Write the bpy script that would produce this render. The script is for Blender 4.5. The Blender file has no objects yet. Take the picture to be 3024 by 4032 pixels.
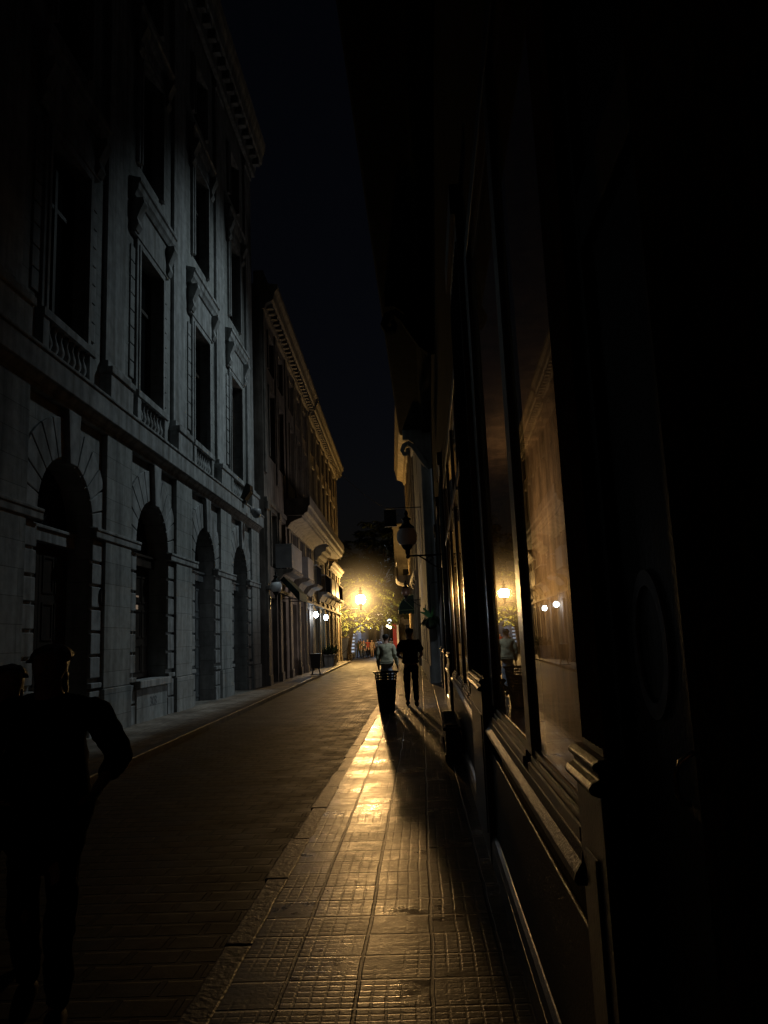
import bpy, bmesh, math, random
from mathutils import Vector, Matrix, noise as mnoise
R = math.radians
random.seed(7)
scene = bpy.context.scene
col = scene.collection

# ------------------------------------------------------------------ camera
F, CX, CY = 3050., 1512., 2016.
VP, ROLL = (1656., 2513.), R(2.75)
yw = Vector(((VP[0]-CX)/F, (VP[1]-CY)/F, 1.)).normalized()
up = Vector((-math.sin(ROLL), -math.cos(ROLL), 0))
zw = (up - yw*up.dot(yw)).normalized()
xw = yw.cross(zw)
M = Matrix((xw, yw, zw))
cd = bpy.data.cameras.new('camera'); cam = bpy.data.objects.new('camera', cd); col.objects.link(cam)
cd.sensor_fit = 'VERTICAL'; cd.sensor_height = 36; cd.sensor_width = 27; cd.lens = 36*F/4032
cd.clip_start = .05; cd.clip_end = 600
rx, ry, rz = M @ Vector((1, 0, 0)), M @ Vector((0, -1, 0)), M @ Vector((0, 0, -1))
mw = Matrix.Identity(4)
for i, v in enumerate((rx, ry, rz)):
    for j in range(3): mw[j][i] = v[j]
mw.translation = (0, 0, 1.65)
cam.matrix_world = mw
scene.camera = cam

# ------------------------------------------------------------------ node materials
def newmat(name):
    m = bpy.data.materials.new(name); m.use_nodes = True
    nt = m.node_tree
    b = nt.nodes['Principled BSDF']
    return m, nt, b
def pos(nt, order=None, rot=0, scale=(1, 1, 1)):
    g = nt.nodes.new('ShaderNodeNewGeometry')
    out = g.outputs['Position']
    if order:
        s = nt.nodes.new('ShaderNodeSeparateXYZ'); c = nt.nodes.new('ShaderNodeCombineXYZ')
        nt.links.new(out, s.inputs[0])
        for i, k in enumerate(order): nt.links.new(s.outputs[k], c.inputs[i])
        out = c.outputs[0]
    if rot or scale != (1, 1, 1):
        mp = nt.nodes.new('ShaderNodeMapping'); mp.inputs['Rotation'].default_value = (0, 0, rot); mp.inputs['Scale'].default_value = scale
        nt.links.new(out, mp.inputs[0]); out = mp.outputs[0]
    return out
def noise(nt, vec, scale, detail=4, rough=.55):
    n = nt.nodes.new('ShaderNodeTexNoise'); n.inputs['Scale'].default_value = scale
    n.inputs['Detail'].default_value = detail; n.inputs['Roughness'].default_value = rough
    nt.links.new(vec, n.inputs['Vector']); return n.outputs['Fac']
def ramp(nt, fac, a, b, lo=.3, hi=.7):
    r = nt.nodes.new('ShaderNodeValToRGB'); e = r.color_ramp.elements
    e[0].position = lo; e[1].position = hi; e[0].color = (*a, 1); e[1].color = (*b, 1)
    nt.links.new(fac, r.inputs[0]); return r.outputs[0]
def mult(nt, a, b, f=1.):
    m = nt.nodes.new('ShaderNodeMix'); m.data_type = 'RGBA'; m.blend_type = 'MULTIPLY'; m.inputs[0].default_value = f
    nt.links.new(a, m.inputs[6]); nt.links.new(b, m.inputs[7]); return m.outputs[2]
def bump(nt, h, b, strength=.3, dist=.02, prev=None):
    n = nt.nodes.new('ShaderNodeBump'); n.inputs['Strength'].default_value = abs(strength); n.invert = strength < 0; n.inputs['Distance'].default_value = dist
    nt.links.new(h, n.inputs['Height'])
    if prev: nt.links.new(prev, n.inputs['Normal'])
    nt.links.new(n.outputs[0], b.inputs['Normal']); return n.outputs[0]
def mat(name, c, rough=.6, var=.35, scale=3., bmp=.15, metal=0., spec=.4, streak=False):
    m, nt, b = newmat(name)
    p = pos(nt)
    d = tuple(x*(1-var) for x in c); l = tuple(min(1, x*(1+var*.6)) for x in c)
    cl = ramp(nt, noise(nt, p, scale, 6), d, l)
    if streak:   # rain streaks down old render
        q = pos(nt, scale=(3.2, 3.2, .22))
        cl = mult(nt, cl, ramp(nt, noise(nt, q, 1.4, 5), (.45, .43, .4), (1, 1, 1), .32, .6))
    nt.links.new(cl, b.inputs['Base Color'])
    b.inputs['Roughness'].default_value = rough; b.inputs['Metallic'].default_value = metal
    b.inputs['Specular IOR Level'].default_value = spec
    if bmp: bump(nt, noise(nt, p, scale*9, 5), b, bmp, .02)
    return m
def ashlar(name, c, w=1.2, h=.42, rough=.8, spec=.2):
    m, nt, b = newmat(name)
    q = pos(nt, order=(1, 2, 0)); p = pos(nt)
    br = nt.nodes.new('ShaderNodeTexBrick'); br.offset = .5
    for k, v in dict(Scale=1., **{'Mortar Size': .006, 'Mortar Smooth': .3, 'Brick Width': w, 'Row Height': h, 'Bias': 0.}).items(): br.inputs[k].default_value = v
    br.inputs['Color1'].default_value = (*[x*.9 for x in c], 1); br.inputs['Color2'].default_value = (*[min(1, x*1.1) for x in c], 1)
    br.inputs['Mortar'].default_value = (*[x*.45 for x in c], 1)
    nt.links.new(q, br.inputs['Vector'])
    st = ramp(nt, noise(nt, pos(nt, scale=(2.5, 2.5, .3)), 1.1, 6), (.45, .46, .47), (1, 1, 1), .3, .58)
    st2 = ramp(nt, noise(nt, p, 6, 6), (.75, .74, .72), (1, 1, 1), .3, .6)
    cl = mult(nt, mult(nt, br.outputs['Color'], st), st2)
    nt.links.new(cl, b.inputs['Base Color']); b.inputs['Roughness'].default_value = rough; b.inputs['Specular IOR Level'].default_value = spec
    n1 = bump(nt, br.outputs['Fac'], b, -.35, .02)
    bump(nt, noise(nt, p, 30, 5), b, .2, .01, n1)
    return m
def emit(name, c, s):
    m = bpy.data.materials.new(name); m.use_nodes = True; nt = m.node_tree; nt.nodes.clear()
    e = nt.nodes.new('ShaderNodeEmission'); e.inputs[0].default_value = (*c, 1); e.inputs[1].default_value = s
    o = nt.nodes.new('ShaderNodeOutputMaterial'); nt.links.new(e.outputs[0], o.inputs[0]); return m

MT = {}
MT['b1'] = ashlar('pale_limestone', (.36, .37, .36))
MT['b1trim'] = mat('pale_stone_trim', (.36, .37, .37), .8, .35, 4, .2, streak=True)
MT['door'] = mat('dark_stained_wood', (.035, .026, .02), .45, .4, 6, .2)
MT['door_brown'] = mat('brown_painted_wood', (.085, .06, .045), .6, .35, 4, .15)
MT['door_grey'] = mat('grey_painted_wood', (.10, .105, .11), .5, .3, 5, .15)
MT['b2'] = mat('old_pink_plaster', (.24, .205, .18), .85, .45, 1.4, .3, streak=True)
MT['b2trim'] = mat('worn_plaster_trim', (.19, .17, .15), .8, .4, 3, .25, streak=True)
MT['b3'] = mat('ochre_plaster', (.22, .18, .115), .8, .35, 1.6, .25, streak=True)
MT['b3trim'] = mat('cream_plaster_trim', (.19, .165, .12), .8, .3, 3, .2)
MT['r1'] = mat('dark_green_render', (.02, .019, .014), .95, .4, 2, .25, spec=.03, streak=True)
MT['wood'] = mat('black_varnished_wood', (.012, .009, .007), .28, .4, 8, .12, spec=.5)
MT['doorblack'] = mat('dull_black_wood', (.008, .007, .006), .6, .4, 8, .12, spec=.12)
MT['woodsheen'] = mat('brown_varnished_wood', (.014, .008, .004), .4, .5, 9, .3, spec=.22)
MT['pierlit'] = mat('lamplit_brown_wood', (.11, .07, .035), .5, .5, 12, .3, spec=.4)  # lamplight on the nearest pier put into a lighter wood colour
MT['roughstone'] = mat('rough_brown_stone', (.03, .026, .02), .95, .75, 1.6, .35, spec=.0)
MT['r2'] = mat('grey_render', (.32, .33, .32), .8, .35, 1.8, .25, streak=True)
MT['r3'] = mat('yellow_limestone', (.38, .31, .2), .75, .35, 2.2, .3, streak=True)
MT['iron'] = mat('black_iron', (.012, .012, .013), .45, .3, 12, .1, metal=.6)
MT['globe'] = mat('frosted_white_glass', (.85, .86, .88), .25, .1, 4, 0, spec=.5)
MT['amberglobe'] = mat('dark_amber_glass', (.10, .06, .045), .3, .2, 4, 0, spec=.5)
MT['metal_pale'] = mat('pale_metal_sheet', (.3, .3, .31), .45, .2, 3, .1)
MT['brass'] = mat('worn_brass', (.5, .36, .16), .3, .3, 9, .1, metal=1.)
MT['darkcloth'] = mat('black_cloth', (.010, .010, .012), .95, .3, 20, .2, spec=.02)
MT['palegreen'] = mat('pale_green_shirt', (.36, .36, .25), .9, .3, 18, .3, spec=.05)
MT['greencloth'] = mat('olive_green_shirt', (.06, .075, .045), .85, .3, 18, .25)
MT['jeans'] = mat('faded_blue_denim', (.26, .30, .36), .85, .3, 22, .25)
MT['blackjeans'] = mat('black_denim', (.010, .010, .013), .95, .3, 22, .2, spec=.02)
MT['skin'] = mat('brown_skin', (.25, .14, .09), .55, .15, 10, .05)
MT['skinlight'] = mat('tanned_skin', (.48, .30, .2), .55, .12, 10, .05)
MT['hair'] = mat('black_hair', (.012, .010, .009), .5, .4, 40, .4)
MT['hairbrown'] = mat('brown_hair', (.07, .035, .018), .5, .4, 40, .4)
MT['redcloth'] = mat('brick_red_shirt', (.30, .055, .035), .85, .2, 18, .2)
MT['tancloth'] = mat('tan_cloth', (.42, .31, .19), .85, .2, 18, .2)
MT['charcoal'] = mat('charcoal_cloth', (.04, .045, .045), .85, .2, 18, .2)
MT['white'] = mat('white_print', (.75, .73, .68), .7, .1, 10, 0)
MT['palecloth'] = mat('pale_blue_cloth', (.4, .45, .55), .85, .2, 18, .2)
MT['shoe'] = mat('dark_leather', (.012, .010, .009), .7, .3, 20, .1, spec=.1)
MT['awning'] = mat('dark_green_canvas', (.018, .05, .04), .8, .3, 8, .2)
MT['piping'] = mat('pale_green_piping', (.3, .42, .24), .7, .15, 8, .1)
MT['bark'] = mat('grey_brown_bark', (.12, .09, .065), .9, .5, 7, .8)
MT['plastic'] = mat('black_plastic', (.012, .012, .012), .4, .2, 12, .05)
MT['bluewall'] = mat('blue_grey_shutters', (.22, .25, .32), .6, .25, 2, .1)
MT['red'] = mat('deep_red_banner', (.32, .03, .035), .7, .2, 4, .1)
MT['letters'] = mat('black_metal_letters', (.012, .014, .016), .95, .2, 8, 0, spec=.0)
MT['faintpaint'] = mat('faded_grey_paint', (.17, .18, .19), .8, .3, 8, 0)
MT['rubber'] = mat('black_rubber', (.02, .02, .02), .7, .2, 8, 0)
MT['yellowvinyl'] = mat('yellow_vinyl', (.62, .5, .16), .6, .15, 5, .05)
MT['chrome'] = mat('steel_rim', (.5, .45, .35), .35, .2, 8, 0, metal=.8)

def leafmat(name, a, b):
    m, nt, bs = newmat(name)
    nt.links.new(ramp(nt, noise(nt, pos(nt), 2.2, 3), a, b, .35, .65), bs.inputs['Base Color'])
    bs.inputs['Roughness'].default_value = .5; bs.inputs['Specular IOR Level'].default_value = .3
    bs.inputs['Transmission Weight'].default_value = 0
    return m
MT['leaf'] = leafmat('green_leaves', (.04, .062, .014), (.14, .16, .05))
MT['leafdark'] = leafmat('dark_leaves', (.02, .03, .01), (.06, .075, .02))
MT['palm'] = leafmat('lit_palm_leaf', (.05, .16, .06), (.12, .32, .12))  # hanging plant: light and shade on the fronds put into two leaf colours
MT['palmshade'] = leafmat('shaded_palm_leaf', (.02, .035, .018), (.05, .07, .035))

def glassmat(name, dust):
    m = bpy.data.materials.new(name); m.use_nodes = True; nt = m.node_tree; nt.nodes.clear()
    N = nt.nodes.new; L = nt.links.new
    fr = N('ShaderNodeFresnel'); fr.inputs['IOR'].default_value = 1.8
    tr = N('ShaderNodeBsdfTransparent'); tr.inputs[0].default_value = (.62, .6, .56, 1)
    gl = N('ShaderNodeBsdfGlossy'); gl.inputs[0].default_value = (1, .98, .95, 1); gl.inputs[1].default_value = .012
    bp = N('ShaderNodeBump'); bp.inputs['Strength'].default_value = .004; bp.inputs['Distance'].default_value = .02; L(noise(nt, pos(nt), 1.6, 2), bp.inputs['Height']); L(bp.outputs[0], gl.inputs['Normal'])
    a = N('ShaderNodeMixShader'); L(fr.outputs[0], a.inputs[0]); L(tr.outputs[0], a.inputs[1]); L(gl.outputs[0], a.inputs[2])
    d1 = N('ShaderNodeBsdfGlossy'); d1.inputs[0].default_value = (.5, .38, .22, 1); d1.inputs[1].default_value = .34
    d2 = N('ShaderNodeBsdfDiffuse'); d2.inputs[0].default_value = (.34, .24, .14, 1)
    d = N('ShaderNodeMixShader'); d.inputs[0].default_value = .5; L(d1.outputs[0], d.inputs[1]); L(d2.outputs[0], d.inputs[2])
    mr = N('ShaderNodeMapRange'); mr.inputs['From Min'].default_value = .3; mr.inputs['From Max'].default_value = .7; mr.inputs['To Min'].default_value = dust*.3; mr.inputs['To Max'].default_value = dust
    L(noise(nt, pos(nt, scale=(1, 1, .35)), 7, 6), mr.inputs[0])
    f = N('ShaderNodeMixShader'); L(mr.outputs[0], f.inputs[0]); L(a.outputs[0], f.inputs[1]); L(d.outputs[0], f.inputs[2])
    o = N('ShaderNodeOutputMaterial'); L(f.outputs[0], o.inputs[0])
    return m
MT['glass'] = glassmat('dusty_window_glass', .3)
MT['darkglass'] = mat('dark_window_glass', (.006, .007, .008), .12, .2, 2, .03, spec=.5)

def paving(name, kind):
    m, nt, b = newmat(name)
    p = pos(nt)
    br = nt.nodes.new('ShaderNodeTexBrick')
    if kind == 'tile':
        q = pos(nt, order=(0, 1, 2)); br.offset = 0.; W, H, ms = .335, .275, .012; c1, c2, mo = (.15, .105, .075), (.065, .045, .032), (.018, .013, .01)
    elif kind == 'left':
        q = pos(nt, order=(1, 0, 2), rot=R(1.5)); br.offset = .5; W, H, ms = .8, .5, .008; c1, c2, mo = (.36, .33, .29), (.25, .225, .195), (.08, .07, .06)
    else:
        q = pos(nt, order=(0, 1, 2)); br.offset = .5; W, H, ms = .30, .20, .022; c1, c2, mo = (.10, .088, .07), (.035, .031, .025), (.016, .015, .013)
    for k, v in dict(Scale=1., **{'Mortar Size': ms, 'Mortar Smooth': .35, 'Brick Width': W, 'Row Height': H, 'Bias': -.1}).items(): br.inputs[k].default_value = v
    br.inputs['Color1'].default_value = (*c1, 1); br.inputs['Color2'].default_value = (*c2, 1); br.inputs['Mortar'].default_value = (*mo, 1)
    # wobble the joints a little
    wn = nt.nodes.new('ShaderNodeTexNoise'); wn.inputs['Scale'].default_value = 1.7; wn.inputs['Detail'].default_value = 3; nt.links.new(q, wn.inputs['Vector'])
    vm = nt.nodes.new('ShaderNodeVectorMath'); vm.operation = 'SCALE'; vm.inputs['Scale'].default_value = .035; nt.links.new(wn.outputs['Color'], vm.inputs[0])
    va = nt.nodes.new('ShaderNodeVectorMath'); va.operation = 'ADD'; nt.links.new(q, va.inputs[0]); nt.links.new(vm.outputs[0], va.inputs[1])
    nt.links.new(va.outputs[0], br.inputs['Vector'])
    st = ramp(nt, noise(nt, p, 1.3, 6), (.38, .38, .38), (1, 1, 1), .36, .62)
    st2 = ramp(nt, noise(nt, p, 9, 6), (.5, .48, .45), (1, 1, 1), .35, .6)
    cl = mult(nt, mult(nt, br.outputs['Color'], st), st2)
    h = br.outputs['Fac']
    n1 = bump(nt, h, b, -.8 if kind == 'tile' else -1., .012)
    if kind == 'tile':   # four by five small squares pressed into each tile
        b2 = nt.nodes.new('ShaderNodeTexBrick'); b2.offset = 0.
        for k, v in dict(Scale=1., **{'Mortar Size': .009, 'Mortar Smooth': .6, 'Brick Width': W/5, 'Row Height': H/5, 'Bias': 0.}).items(): b2.inputs[k].default_value = v
        b2.inputs['Color1'].default_value = (1, 1, 1, 1); b2.inputs['Color2'].default_value = (.42, .4, .38, 1); b2.inputs['Mortar'].default_value = (.5, .48, .46, 1)
        nt.links.new(va.outputs[0], b2.inputs['Vector'])
        wear = ramp(nt, noise(nt, p, 1.9, 5), (0, 0, 0), (1, 1, 1), .42, .62)
        mw_ = nt.nodes.new('ShaderNodeMix'); mw_.data_type = 'RGBA'; mw_.inputs[6].default_value = (1, 1, 1, 1); nt.links.new(wear, mw_.inputs[0]); nt.links.new(b2.outputs['Color'], mw_.inputs[7])
        cl = mult(nt, cl, mw_.outputs[2], .9)
        hm = nt.nodes.new('ShaderNodeMath'); hm.operation = 'MULTIPLY'; nt.links.new(b2.outputs['Fac'], hm.inputs[0]); nt.links.new(wear, hm.inputs[1])
        n1 = bump(nt, hm.outputs[0], b, -.32, .005, n1)
        n1 = bump(nt, b2.outputs['Color'], b, .2, .003, n1)
    # each stone tilts by its own amount: low frequency relief
    n2 = bump(nt, noise(nt, p, 5, 3), b, .10, .03, n1)
    bump(nt, noise(nt, p, 60, 5), b, .35, .004, n2)
    nt.links.new(cl, b.inputs['Base Color'])
    rr = nt.nodes.new('ShaderNodeMapRange'); rr.inputs['From Min'].default_value = .3; rr.inputs['From Max'].default_value = .7
    lo, hi = {'tile': (.15, .46), 'left': (.5, .75), 'setts': (.55, .8)}[kind]
    rr.inputs['To Min'].default_value = lo; rr.inputs['To Max'].default_value = hi
    src = noise(nt, p, 2.3, 5)
    if kind == 'tile':   # worn glossy tiles next to dull ones
        bw = nt.nodes.new('ShaderNodeRGBToBW'); nt.links.new(cl, bw.inputs[0])
        mm = nt.nodes.new('ShaderNodeMath'); mm.operation = 'MULTIPLY_ADD'; mm.inputs[1].default_value = -4.2; mm.inputs[2].default_value = .78; nt.links.new(bw.outputs[0], mm.inputs[0]); src = mm.outputs[0]
    nt.links.new(src, rr.inputs[0]); nt.links.new(rr.outputs[0], b.inputs['Roughness'])
    b.inputs['Specular IOR Level'].default_value = {'tile': .5, 'left': .25, 'setts': .22}[kind]
    return m
MT['tile'] = paving('worn_pressed_tiles', 'tile')
MT['leftpave'] = paving('worn_stone_flags', 'left')
MT['setts'] = paving('dark_road_setts', 'setts')
MT['kerb'] = mat('worn_kerb_stone', (.10, .082, .062), .5, .7, 3, .4, spec=.3)

# ------------------------------------------------------------------ mesh helpers
class Frame:
    """u runs along a facade, n out of it towards the street, z up"""
    def __init__(s, a, b, side):
        d = Vector((b[0]-a[0], b[1]-a[1])).normalized(); s.d = d
        s.n = Vector((d.y, -d.x)) if side == 'left' else Vector((-d.y, d.x))
        s.o = Vector((a[0], a[1])) - d*(a[1]/d.y)   # u=0 at Y=0
    def __call__(s, u, n, z):
        p = s.o + s.d*u + s.n*n; return Vector((p.x, p.y, z))
class World:
    def __call__(s, x, y, z): return Vector((x, y, z))
W = World()
class MB:
    def __init__(s, fr=W): s.v = []; s.f = []; s.fr = fr
    def pt(s, a, b, c): s.v.append(s.fr(a, b, c)); return len(s.v)-1
    def box(s, a0, a1, b0, b1, c0, c1):
        i = [s.pt(a, b, c) for c in (c0, c1) for a, b in ((a0, b0), (a1, b0), (a1, b1), (a0, b1))]
        s.f += [(i[0], i[3], i[2], i[1]), (i[4], i[5], i[6], i[7]), (i[0], i[1], i[5], i[4]), (i[1], i[2], i[6], i[5]), (i[2], i[3], i[7], i[6]), (i[3], i[0], i[4], i[7])]
        return s
    def prism(s, poly, n0, n1, plane='uz'):
        """poly in (u,z) extruded over n, or (n,z) extruded over u, or (u,n) over z"""
        def P(p, t):
            if plane == 'uz': return s.pt(p[0], t, p[1])
            if plane == 'nz': return s.pt(t, p[0], p[1])
            return s.pt(p[0], p[1], t)
        a = [P(p, n0) for p in poly]; b = [P(p, n1) for p in poly]
        s.f.append(tuple(a)); s.f.append(tuple(reversed(b)))
        for k in range(len(poly)):
            j = (k+1) % len(poly); s.f.append((a[j], a[k], b[k], b[j]))
        return s
    def tube(s, pts, r, seg=8, cap=True):
        pts = [Vector(p) for p in pts]; rings = []
        for k, p in enumerate(pts):
            t = (pts[min(k+1, len(pts)-1)] - pts[max(k-1, 0)]).normalized()
            a = t.orthogonal().normalized() if abs(t.z) > .95 else t.cross(Vector((0, 0, 1))).normalized()
            b = t.cross(a); rr = r[k] if isinstance(r, (list, tuple)) else r
            ring = []
            for j in range(seg):
                q = p + (a*math.cos(2*math.pi*j/seg) + b*math.sin(2*math.pi*j/seg))*rr
                s.v.append(s.fr(*q) if s.fr is not W else q); ring.append(len(s.v)-1)
            rings.append(ring)
        for k in range(len(rings)-1):
            for j in range(seg):
                s.f.append((rings[k][j], rings[k][(j+1) % seg], rings[k+1][(j+1) % seg], rings[k+1][j]))
        if cap: s.f.append(tuple(reversed(rings[0]))); s.f.append(tuple(rings[-1]))
        return s
    def lathe(s, prof, c=(0, 0, 0), seg=16):
        """prof: list of (radius, z)"""
        rings = []
        for r_, z in prof:
            ring = []
            for j in range(seg):
                a = 2*math.pi*j/seg
                s.v.append(s.fr(c[0]+r_*math.cos(a), c[1]+r_*math.sin(a), c[2]+z)); ring.append(len(s.v)-1)
            rings.append(ring)
        for k in range(len(rings)-1):
            for j in range(seg):
                s.f.append((rings[k][j], rings[k][(j+1) % seg], rings[k+1][(j+1) % seg], rings[k+1][j]))
        s.f.append(tuple(reversed(rings[0]))); s.f.append(tuple(rings[-1]))
        return s
    def quad(s, *ps):
        i = []
        for p in ps: s.v.append(Vector(p)); i.append(len(s.v)-1)
        s.f.append(tuple(i)); return s
    def build(s, name, m, parent=None, smooth=False, bevel=0., fix=True):
        off = parent.matrix_basis.translation.copy() if parent is not None else Vector()
        p = parent
        while p is not None and p.parent is not None: p = p.parent; off = off + p.matrix_basis.translation
        me = bpy.data.meshes.new(name); me.from_pydata([v-off for v in s.v], [], s.f)
        me.update()
        if fix:
            bm = bmesh.new(); bm.from_mesh(me); bmesh.ops.recalc_face_normals(bm, faces=bm.faces); bm.to_mesh(me); bm.free()
        me.materials.append(m)
        if smooth:
            for p in me.polygons: p.use_smooth = True
        o = bpy.data.objects.new(name, me); col.objects.link(o)
        if parent is not None: o.parent = parent
        if bevel:
            bv = o.modifiers.new('bevel', 'BEVEL'); bv.width = bevel; bv.segments = 2; bv.limit_method = 'ANGLE'
        if smooth and not bevel:
            pass
        return o
def tag(o, label=None, cat=None, group=None, kind=None):
    if label: o['label'] = label
    if cat: o['category'] = cat
    if group: o['group'] = group
    if kind: o['kind'] = kind
    return o
def thing(name, label, cat, loc=(0, 0, 0), group=None):
    o = bpy.data.objects.new(name, None); col.objects.link(o); o.location = loc; o.empty_display_size = .2
    return tag(o, label, cat, group)

# ------------------------------------------------------------------ ground
KL0, KLS = -3.93, -.0262           # left kerb line x = KL0 + KLS*Y
RK = -1.10                         # right kerb edge
def kl(y): return KL0 + KLS*y
g = MB(); g.quad((-160, -30, -.004), (160, -30, -.004), (160, 330, -.004), (-160, 330, -.004))
tag(g.build('ground', MT['setts'], fix=False), kind='structure')
g = MB(); g.quad((-4.6, -12, 0), (0, -12, 0), (-.9, 64.6, 0), (-6.4, 64.6, 0))
tag(g.build('road', MT['setts'], fix=False), kind='structure')
g = MB()     # left pavement
poly = [(kl(-12)-.16, -12)] + [(kl(y)-.16, y) for y in range(0, 62, 6)] + [(kl(62.5)-.3, 62.5), (-9, 62.5), (-9, -12)]
g.prism(poly, -.05, .12, 'un'); lp = tag(g.build('pavement', MT['leftpave']), kind='structure')
g = MB()
poly = [(kl(y), y) for y in range(-12, 61, 4)] + [(kl(61.5)-.02, 61.7), (kl(62)-.3, 62.5)]
poly2 = [(x-.17, y) for x, y in poly]
g.prism(poly + list(reversed(poly2)), -.05, .124, 'un'); tag(g.build('kerb', MT['kerb'], bevel=.015), kind='structure')
g = MB(); g.prism([(RK+.16, -12), (4, -12), (4, 63), (-.95, 63), (RK+.06, 40)], -.05, .12, 'un'); tag(g.build('pavement', MT['tile']), kind='structure')
# right kerb: separate long stones, worn and chipped
g = MB(); y = -12.; random.seed(3)
while y < 62:
    L = random.uniform(.8, 1.15); e = random.uniform(-.014, .014); zt = .12+random.uniform(.001, .006)
    n_ = 9; outer = []; inner = []
    for k in range(n_+1):
        t = y+.006+(L-.012)*k/n_; dx = -.15*max(0, min(1, (t-30)/30))
        outer.append((RK+e+dx+.012*mnoise.noise((t*3.1, 0, 1)), t)); inner.append((RK+.155+dx*.8+.02*mnoise.noise((t*2.3, 5, 1)), t))
    g.prism(outer+list(reversed(inner)), -.05, zt, 'un'); y += L
tag(g.build('kerb', MT['kerb'], bevel=.012), kind='structure')

# ------------------------------------------------------------------ left building with arches
B1 = Frame((-6.13, 0), (-6.13, 10), 'left')
B1U = Frame((-6.23, 0), (-6.23, 10), 'left')   # upper storeys stand slightly back
P, C0 = 4.425, 17.56
bays = [C0+P*k for k in (-2, -1, 0, 1, 2)]
U0, U1 = bays[0]-P/2, 29.3
HO, ZS, ZT = 1.07, 3.94, 6.0       # half opening, spring, top of ground storey
b1 = thing('stone_building', 'tall pale stone building with arched doorways and balustraded windows, left of the street', 'building', (-6.13, 18, .1))
w = MB(B1)
edges = [U0] + sum([[c-HO, c+HO] for c in bays], []) + [U1]
for k in range(0, len(edges), 2): w.box(edges[k], edges[k+1], -.55, 0, 0, ZS)
for i, c in enumerate(bays):
    u0 = U0 if i == 0 else (bays[i-1]+c)/2; u1 = U1 if i == len(bays)-1 else (bays[i+1]+c)/2
    arc = [(c-HO*math.cos(a*math.pi/20), ZS+HO*math.sin(a*math.pi/20)) for a in range(21)]
    w.prism([(u0, ZS)] + arc + [(u1, ZS), (u1, ZT), (u0, ZT)], -.55, 0)
FL = [(7.45, 10.95), (13.15, 16.2), (17.9, 19.7)]; HW = [.80, .74, .64]
w.fr = B1U
for i, c in enumerate(bays):
    u0 = U0 if i == 0 else (bays[i-1]+c)/2; u1 = U1 if i == len(bays)-1 else (bays[i+1]+c)/2
    w.box(u0, c-.98, -.45, 0, ZT, 22); w.box(c+.98, u1, -.45, 0, ZT, 22)
    zz = ZT
    for (z0, z1), h in zip(FL, HW):
        w.box(c-.98, c+.98, -.45, 0, zz, z0)
        if 1: w.box(c-.98, c-h, -.45, 0, z0, z1); w.box(c+h, c+.98, -.45, 0, z0, z1)
        zz = z1
    w.box(c-.98, c+.98, -.45, 0, zz, 22)
w.fr = B1
w.box(U0, U1, -7, -.55, 0, .3); w.box(U1-.3, U1, -7, -.56, .3, 22); w.box(U0, U1, -7, -6.7, .3, 22)
w.box(U0, U1, -7, -.56, 21.6, 22)
w.build('wall', MT['b1'], b1)
# backing so that nothing shows through the openings
w = MB(B1); w.box(U0, U1-.31, -1.4, -1.3, .31, 21.5); w.build('inner_wall', MT['door'], b1)
# pilasters between the bays
pil = [c+P/2 for c in bays[:-1]]
pils = [(u-.67, u+.67) for u in pil] + [(bays[-1]+HO+.5, U1)]
for a, b in pils:
    m = MB(B1); m.box(a, b, 0, .12, .96, 5.9); m.box(a-.02, b+.02, 0, .15, .06, .95)
    m.build('pilaster', MT['b1'], b1, bevel=.012)
    m = MB(B1U)   # pedestal and upper shaft
    m.box(a+.06, b-.06, 0, .25, 6.43, 7.2); m.box(a+.02, b-.02, 0, .29, 7.2, 7.34); m.box(a+.1, b-.1, 0, .16, 7.34, 7.5)
    m.box(a+.14, b-.14, 0, .09, 7.5, 20.6); m.box(a+.1, b-.1, 0, .14, 20.6, 20.9)
    m.build('pilaster', MT['b1trim'], b1, bevel=.012)
# mouldings
m = MB(B1)
for k in range(0, len(edges), 2):
    a, b = edges[k], edges[k+1]
    m = MB(B1)
    m.box(a-.03, b+.03, 0, .15, ZS-.17, ZS-.04); m.box(a-.03, b+.03, 0, .17, ZS-.04, ZS+.02)
    m.build('impost_moulding', MT['b1trim'], b1, bevel=.015)
    m = MB(B1); m.box(a-.01, b+.01, 0, .09, .98, 1.08); m.build('plinth_moulding', MT['b1trim'], b1, bevel=.015)
m = MB(B1)
m.box(U0, U1+.05, 0, .13, 5.9, 5.98)
m.prism([(0, 5.98), (.13, 5.98), (.15, 6.03), (.2, 6.06), (.22, 6.1), (0, 6.1)], U0, U1+.1, 'nz')
m.box(U0, U1+.15, -.1, .28, 6.1, 6.5); m.box(U0, U1+.18, -.1, .31, 6.5, 6.56)
m.build('cornice_band', MT['b1trim'], b1, bevel=.015)
m = MB(B1)
m.box(U0, U1+.1, 0, .14, 20.9, 21.2)
m.prism([(0, 21.2), (.1, 21.2), (.16, 21.5), (.42, 21.6), (.46, 21.95), (.54, 22.2), (.58, 22.5), (0, 22.6)], U0, U1+.3, 'nz')
u = U0+.2
while u < U1: m.box(u, u+.22, 0, .38, 21.26, 21.55); u += .62
m.build('roof_cornice', MT['b1trim'], b1)
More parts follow.
